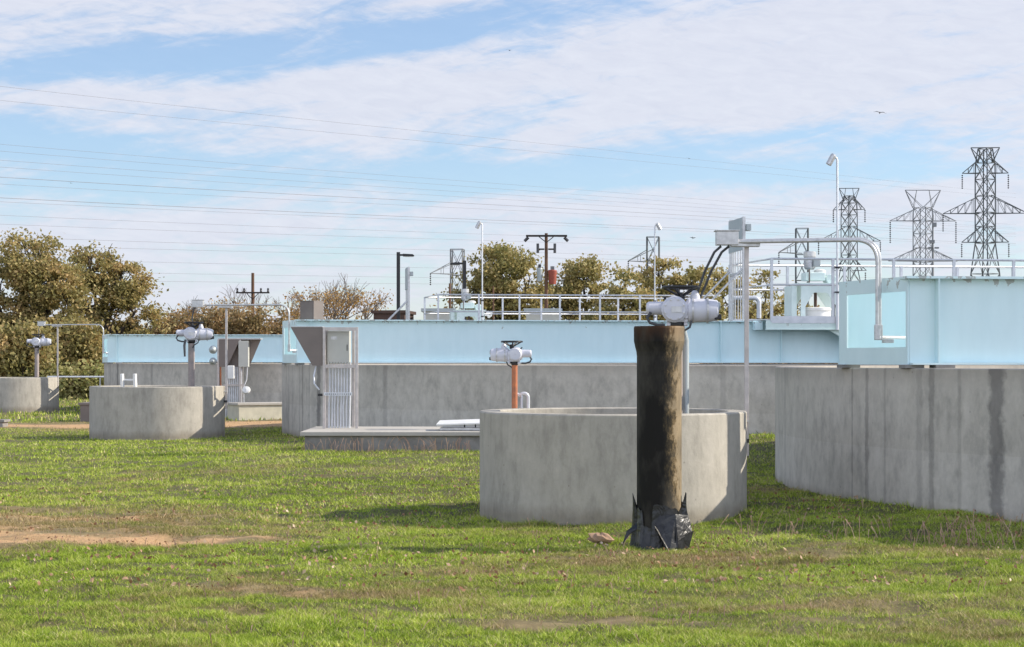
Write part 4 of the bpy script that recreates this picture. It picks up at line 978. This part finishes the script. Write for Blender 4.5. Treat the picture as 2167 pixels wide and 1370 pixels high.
bush('rusty bush with a round top behind the brown utility pole', 520, 108, [(0, 70, 38, 34), (10, 20, 50, 50)], 120, .11, 'brush')
bush('low orange bush behind the middle conduit arch', 600, 112, [(0, 60, 40, 30), (0, 20, 50, 50)], 110, .11, 'brush')
bush('dark dense bush under the largest oak, behind the far actuator', 50, 76, [(0, 20, 60, 45), (-40, 10, 50, 45)], 200, .10, 'oakleaf')
bush('brownish bush between the far conduit post and the far bridge', 165, 80, [(0, 28, 50, 40)], 130, .10, 'oakleaf')
bush('olive green brush low behind the white rail', 165, 76, [(0, -52, 60, 22), (-70, -45, 40, 26), (40, -50, 30, 24)], 200, .10, 'brushgreen', cr=.3)
# far wood, one mass beyond the trees
cs = np.stack([rng.uniform(-75, 60, 2600), rng.uniform(150, 165, 2600), np.abs(rng.normal(0, 1, 2600))*1.2+rng.uniform(0, 2.6, 2600)], 1)
cen = np.repeat(cs, 22, 0); cen = cen+rng.normal(size=cen.shape)*np.array([.9, .9, .5]); cen[:, 2] = np.maximum(cen[:, 2], .05)
wo = np_mesh('distant_wood', quads(cen, .22), 4, M['brush']); tag(wo, 'hazy low orange-brown wood along the horizon', 'wood', kind='stuff')

# ---------------------------------------------------------------- grass
def in_clear(x, y):
    ok = np.ones(len(x), bool)
    for c_ in C: ok &= np.hypot(x-c_.x, y-c_.y) > TR+.02
    for v_ in V: ok &= np.hypot(x-v_.x, y-v_.y) > VR+.01
    ok &= ~((x > PADS[0][0]+.03) & (x < PADS[0][1]) & (y > PADS[0][2]+.05) & (y < PADS[0][3]))
    ok &= np.hypot(x-PX, y-PY) > .19
    return ok
def bare(x, y):
    """1 on bare dirt"""
    b_ = np.zeros(len(x))
    for cx, cy, rx, ry in ((-5.0, 16.4, 1.7, .85), (-2.9, 16.25, .95, .36), (-11, 44.5, 3.8, 1.6), (-5.6, 46, 2.2, 2.2), (.35, 10.9, .4, .2)):
        b_ = np.maximum(b_, np.exp(-((x-cx)/rx)**2-((y-cy)/ry)**2))
    return b_
def blades(Y0, Y1, n, hgt, wid, seed, xm=1.0, spread=.6):
    r_ = np.random.default_rng(seed)
    y = (r_.uniform(Y0**.5, Y1**.5, n))**2; x = r_.uniform(-1, 1, n)*(.31*y+.6)*xm
    ok = in_clear(x, y)
    clump = vnoise(x, y, 3.2, 1)*.6+vnoise(x, y, 9, 2)*.4
    t6 = vnoise(x, y, 6.5, 21); ok &= r_.random(n) < np.clip(1.9*(clump*.35+t6*.3+vnoise(x*.7+20, y*1.3+5, 1.15, 22)*.35)-.33, .03, 1)
    ok &= r_.random(n) > np.clip(bare(x, y)*2.4*(.4+clump)-.1, 0, .98)
    x, y, clump = x[ok], y[ok], clump[ok]; n = len(x); tuft = vnoise(x, y, 14, 3); big = vnoise(x, y*1.6, .9, 4); clump = clump*.55+tuft*.45
    z = ground_z(x, y); h_ = hgt*r_.uniform(.5, 1.35, n)*(.15+1.6*clump)
    wd_ = np.full(n, 9.)
    for c_ in C: wd_ = np.minimum(wd_, np.hypot(x-c_.x, y-c_.y)-TR)
    for v_ in V: wd_ = np.minimum(wd_, np.hypot(x-v_.x, y-v_.y)-VR)
    h_ = h_*(1+.9*np.exp(-wd_/.07)); a = r_.uniform(0, 2*np.pi, n); ln = r_.uniform(.1, spread, n)*h_*1.3; la = r_.uniform(0, 2*np.pi, n)
    wx, wy = np.cos(a)*wid*.5, np.sin(a)*wid*.5
    b0 = np.stack([x-wx, y-wy, z-.005], 1); b1 = np.stack([x+wx, y+wy, z-.005], 1)
    tip = np.stack([x+np.cos(la)*ln, y+np.sin(la)*ln, z+h_], 1)
    rv = np.clip(r_.normal(.44, .24, n)+(clump-.5)*.35+(big-.5)*.30, 0, 1)
    return np.stack([b0, b1, tip], 1).reshape(-1, 3), np.repeat(rv, 3)
parts_ = [blades(9.7, 14, 480000, .025, .0050, 10, spread=1.7), blades(14, 18, 380000, .028, .0062, 11, spread=1.7), blades(18, 28, 340000, .033, .0090, 12, spread=1.4), blades(28, 48, 260000, .038, .014, 13, spread=1.2), blades(48, 80, 60000, .08, .04, 14)]
gv = np.concatenate([p_[0] for p_ in parts_]); gr_ = np.concatenate([p_[1] for p_ in parts_])
g_o = np_mesh('grass', gv, 3, M['grass']); at_ = g_o.data.attributes.new('rnd', 'FLOAT', 'POINT'); at_.data.foreach_set('value', gr_.astype(np.float32))
tag(g_o, 'short patchy green and straw-coloured lawn grass', 'grass', kind='stuff')
# fallen leaves
n = 3800; r_ = np.random.default_rng(5); y = r_.uniform(12.3**.5, 24**.5, n)**2; x = r_.uniform(-.31, .31, n)*y; ok = in_clear(x, y); x, y = x[ok], y[ok]
ok = vnoise(x, y, 1.3, 8) > .45; x, y = x[ok], y[ok]
lo_ = np_mesh('fallen_leaves', quads(np.stack([x, y, ground_z(x, y)+.04], 1), .019, .5, r_), 4, M['litter']); tag(lo_, 'scattered dead brown leaves in the lawn', 'leaves', kind='stuff')
# tall dry stems by the shadow edge and along the slab
def stems(spots, seed):
    r_ = np.random.default_rng(seed); V_ = []
    for cx, cy, rx, ry, n, h in spots:
        x = cx+r_.normal(0, rx, n); y = cy+r_.normal(0, ry, n); ok = in_clear(x, y)
        for a, b_ in zip(x[ok], y[ok]):
            z = gz(a, b_); hh = h*r_.uniform(.4, 1.2); lx, ly = r_.normal(0, .3, 2)*hh; w_ = .006
            p0 = np.array([a, b_, z]); p1 = p0+np.array([lx*.4, ly*.4, hh*.6]); p2 = p0+np.array([lx, ly, hh])
            V_ += [p0+[-w_*.5, 0, 0], p0+[w_*.5, 0, 0], p1+[w_*.4, 0, 0], p1-[w_*.4, 0, 0], p1+[-w_*.4, 0, 0], p1+[w_*.4, 0, 0], p2+[w_*.7, 0, 0], p2-[w_*.7, 0, 0]]
    return np.array(V_)
sv_ = stems([(3.3, 16.0, .5, .25, 26, .17), (3.9, 15.6, .35, .25, 34, .2), (4.2, 15.2, .5, .2, 30, .15), (2.6, 16.6, .3, .2, 10, .2), (1.6, 16.4, .5, .2, 14, .14), (-2.6, 27.35, .5, .06, 60, .2), (-.9, 27.3, .6, .06, 70, .2), (-3.6, 28, .2, .3, 16, .14), (0, 15, 3, 1.2, 60, .09), (0, 12, 2.4, 1.3, 260, .07), (-1, 17, 3.2, 2.2, 220, .07), (1.5, 20, 3, 3, 90, .09)], 4)
dso = np_mesh('dry_grass_stems', sv_, 4, M['drystem']); tag(dso, 'thin reddish dry grass stems at the shadow edge and along the slab', 'dry grass', kind='stuff')
